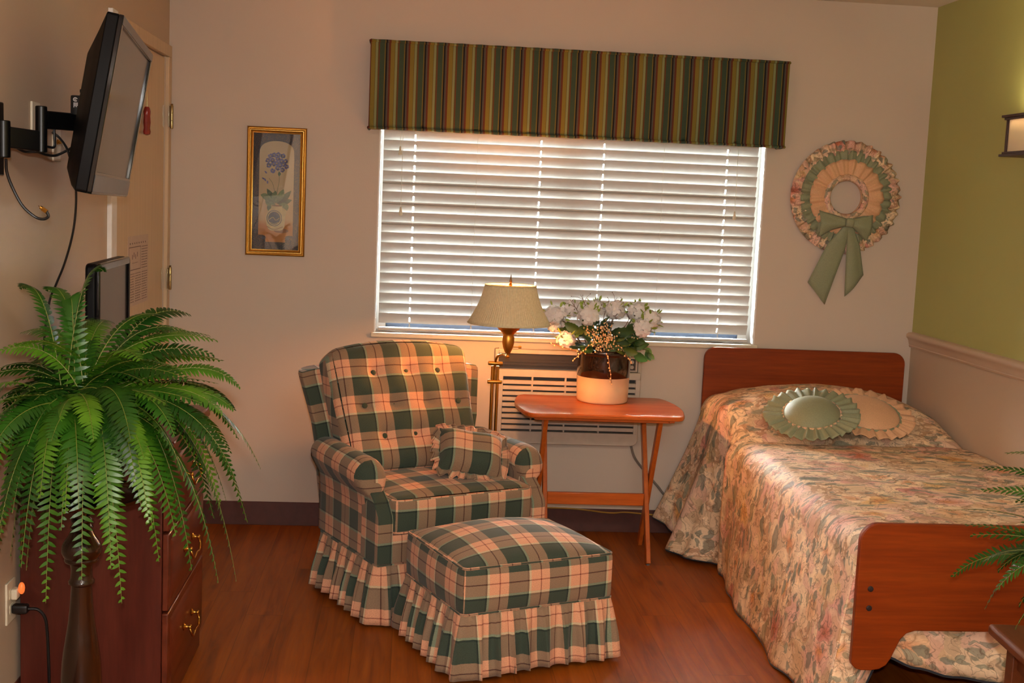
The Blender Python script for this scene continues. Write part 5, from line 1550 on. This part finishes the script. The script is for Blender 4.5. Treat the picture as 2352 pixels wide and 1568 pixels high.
build('pot', MB().lathe([(0,.7165),(.085,.7165),(.092,.722),(.112,.82),(.122,.885),(.130,.888),(.131,.90),(.124,.902),(.118,.89),(.112,.885),(0,.88)], 36, TR), M['pot'], FN)
build('soil', MB().lathe([(0,.884),(.112,.884),(.112,.87),(0,.87)], 24, TR), M['soil'], FN)
FT=[(0.300,-2.350,1.280),(0.082,-2.300,1.227),(0.218,-2.350,1.203),(0.146,-2.300,1.224),(0.532,-2.150,1.039),(0.485,-2.200,1.164),(0.536,-2.200,1.110),(0.602,-2.200,0.919),(0.576,-2.300,0.998),(0.683,-2.250,0.767),(0.658,-2.300,0.633),(0.611,-2.450,0.947),(0.551,-2.500,0.564),(0.482,-2.550,0.600),(0.418,-2.650,0.530),(0.246,-2.650,0.528),(0.376,-2.600,0.639),(0.128,-2.600,0.671),(0.172,-2.550,0.573),(0.475,-2.700,0.888),(0.574,-2.400,0.759),(0.524,-2.600,0.919),(0.534,-2.500,1.038),(0.149,-2.600,0.889),(0.246,-2.700,0.842),(0.457,-2.750,0.937),(0.390,-2.800,0.945),(0.317,-2.750,0.767),(0.461,-2.650,0.754)]
FT += [(.60,-2.28,1.02),(.635,-2.33,.86),(.62,-2.42,.72),(.575,-2.36,1.08),(.50,-2.30,1.13),(.44,-2.25,1.16),(.54,-2.55,.80),(.48,-2.62,.70),(.34,-2.70,.60),(.20,-2.68,.62),(.10,-2.62,.78),(.08,-2.50,.95),(.07,-2.45,1.08),(.10,-2.55,.62),(.30,-2.72,.72),(.40,-2.68,.62),(.52,-2.46,.66),(.60,-2.38,.70)]
FT += [(.63,-2.40,.95),(.62,-2.30,.93),(.60,-2.45,.85),(.58,-2.25,1.05),(.64,-2.36,1.00),(.57,-2.50,.98),(.50,-2.58,.99),(.60,-2.22,.80),(.45,-2.66,.82),(.26,-2.74,.80),(.16,-2.70,.72),(.06,-2.56,.72)]
rnd = random.Random(12)
for k in range(64):
    a = rnd.uniform(0, 2*pi); r = rnd.uniform(.20,.40); x = SXc+r*cos(a); y = SYc+r*sin(a)
    if x < .05: x = rnd.uniform(.045,.12)
    z = rnd.uniform(.62,1.12)-(.16 if r > .32 and rnd.random() < .5 else 0)
    if y > -2.13 and x < .46 and z < .86: z = rnd.uniform(.90,1.15)
    if y > -2.02 and x > .2: y = -2.06
    FT.append((x, y, z))
fern(FN, (SXc,SYc,.955), FT, [M['fern'], M['rachis']],   .11, .041, .0112, .0122, 31, droop=.22, tipk=.66)

ET = thing('end_table', 'dark wooden end table corner under the fern at the bed foot', 'table', (2.765,-2.92,0), R(-5))
build('tabletop', MB().box((-.262,-.285,.472), (.262,.285,.5)), M['table_wood'], ET, local=True, bevel=.009, bseg=3)
for x in (-.205,.205):
    for y in (-.225,.225): build('leg', MB().box((x-.021,y-.021,0), (x+.021,y+.021,.472)), M['table_wood'], ET, local=True, bevel=.003)
build('apron', MB().box((-.184,-.232,.412), (.184,-.214,.472)).box((-.184,.214,.412), (.184,.232,.472)).box((-.214,-.204,.412), (-.196,.204,.472)).box((.196,-.204,.412), (.214,.204,.472)), M['table_wood'], ET, local=True)
F2 = thing('silk_fern', 'dark green silk fern spreading over the end table', 'fern', (2.80,-2.80,.5))
build('pot', MB().lathe([(0,.501),(.07,.501),(.075,.506),(.092,.60),(.098,.604),(.098,.615),(.092,.616),(.086,.60),(0,.598)], 30, Matrix.Translation((2.80,-2.80,0))), M['pot'], F2)
RT=[(2.481,-2.500,0.582),(2.565,-2.520,0.503),(2.410,-2.600,0.782),(2.503,-2.550,0.879),(2.543,-2.600,0.93),(2.525,-2.450,0.707),(2.554,-2.700,0.515),(2.62,-2.45,.62),(2.56,-2.62,.72),(2.60,-2.56,.80)]
rnd = random.Random(5)
RT += [(2.50,-2.62,.66),(2.52,-2.66,.60),(2.47,-2.60,.72),(2.50,-2.58,.83),(2.57,-2.52,.86),(2.55,-2.70,.78),(2.56,-2.74,.66),(2.58,-2.66,.56),(2.55,-2.60,.63),(2.60,-2.70,.90)]
for k in range(22):
    a = rnd.uniform(-2.4, 1.9); r = rnd.uniform(.22,.36); RT.append((2.80+r*cos(a), -2.80+r*sin(a), rnd.uniform(.60,1.0)))
fern(F2, (2.80,-2.80,.63), RT, [M['fern_dark'], M['rachis']], .13, .046, .0105, .0150, 44, ang=62, droop=.12, tipk=.40, twist=1.1)
# ================================================================== LIGHT
wd = bpy.data.worlds.new('daylight'); SC.world = wd; wd.use_nodes = True
bg = wd.node_tree.nodes['Background']; bg.inputs[0].default_value = (1,.975,.93,1); bg.inputs[1].default_value = 760.0
def lamp(name, typ, loc, energy, color, size=.1, size_y=None, target=None):
    l = bpy.data.lights.new(name, typ); l.energy = energy; l.color = color
    if typ == 'AREA':
        l.size = size
        if size_y: l.shape = 'RECTANGLE'; l.size_y = size_y
    else: l.shadow_soft_size = size
    o = bpy.data.objects.new(name, l); COL.objects.link(o); o.location = loc
    if target is not None:
        o.rotation_euler = (V(target)-V(loc)).to_track_quat('-Z', 'Y').to_euler()
    return o
lamp('camera_flash', 'POINT', (1.06,-5.55,1.63), 172, (1,.97,.93), .025)
# unseen panel added under the ceiling behind the camera to fill the room
cf = thing('ceiling_light', 'added fill light panel, unseen on the ceiling behind the camera', 'light', (1.7,-5.2,2.40))
build('housing', MB().box((1.15,-5.52,2.405), (2.25,-4.88,2.439)), M['white'], cf, bevel=.004)
t = NT('lit_panel'); t.fin(lin(255,235,205), .5, emit=(1,.90,.76,1), es=30.5)
build('diffuser', MB().box((1.18,-5.49,2.398), (2.22,-4.91,2.405)), t.m, cf)
# daylight entrance for the sampler
po = lamp('window_portal', 'AREA', ((WX0+WX1)/2, .165, (WZ0+WZ1)/2), 1, (1,1,1), WX1-WX0-.02, WZ1-WZ0-.02, ((WX0+WX1)/2, -2, (WZ0+WZ1)/2))
po.data.cycles.is_portal = True

# ================================================================== CAMERA
yaw, pitch, roll = .0857, .1143, .0432
f = V((sin(yaw)*cos(pitch), cos(yaw)*cos(pitch), -sin(pitch))); r_ = V((cos(yaw), -sin(yaw), 0)); u_ = r_.cross(f)
r2 = r_*cos(roll)+u_*sin(roll); u2 = u_*cos(roll)-r_*sin(roll)
cd = bpy.data.cameras.new('camera'); cam = bpy.data.objects.new('camera', cd); COL.objects.link(cam)
cd.sensor_width = 36; cd.lens = 2817.37/2352*36; cd.clip_start = .05
cam.matrix_world = Matrix(((r2.x,u2.x,-f.x,1.0584),(r2.y,u2.y,-f.y,-5.4735),(r2.z,u2.z,-f.z,1.4978),(0,0,0,1)))
SC.camera = cam
vs_ = SC.view_settings; vs_.view_transform = 'Standard'; vs_.look = 'None'; vs_.exposure = 0; vs_.gamma = 1; vs_.use_curve_mapping = False
cy_ = SC.cycles
cy_.max_bounces = 7; cy_.diffuse_bounces = 4; cy_.glossy_bounces = 3; cy_.transmission_bounces = 4; cy_.transparent_max_bounces = 8
cy_.caustics_reflective = False; cy_.caustics_refractive = False
cy_.sample_clamp_indirect = 6; cy_.use_denoising = True
cy_.use_adaptive_sampling = True; cy_.adaptive_threshold = .03
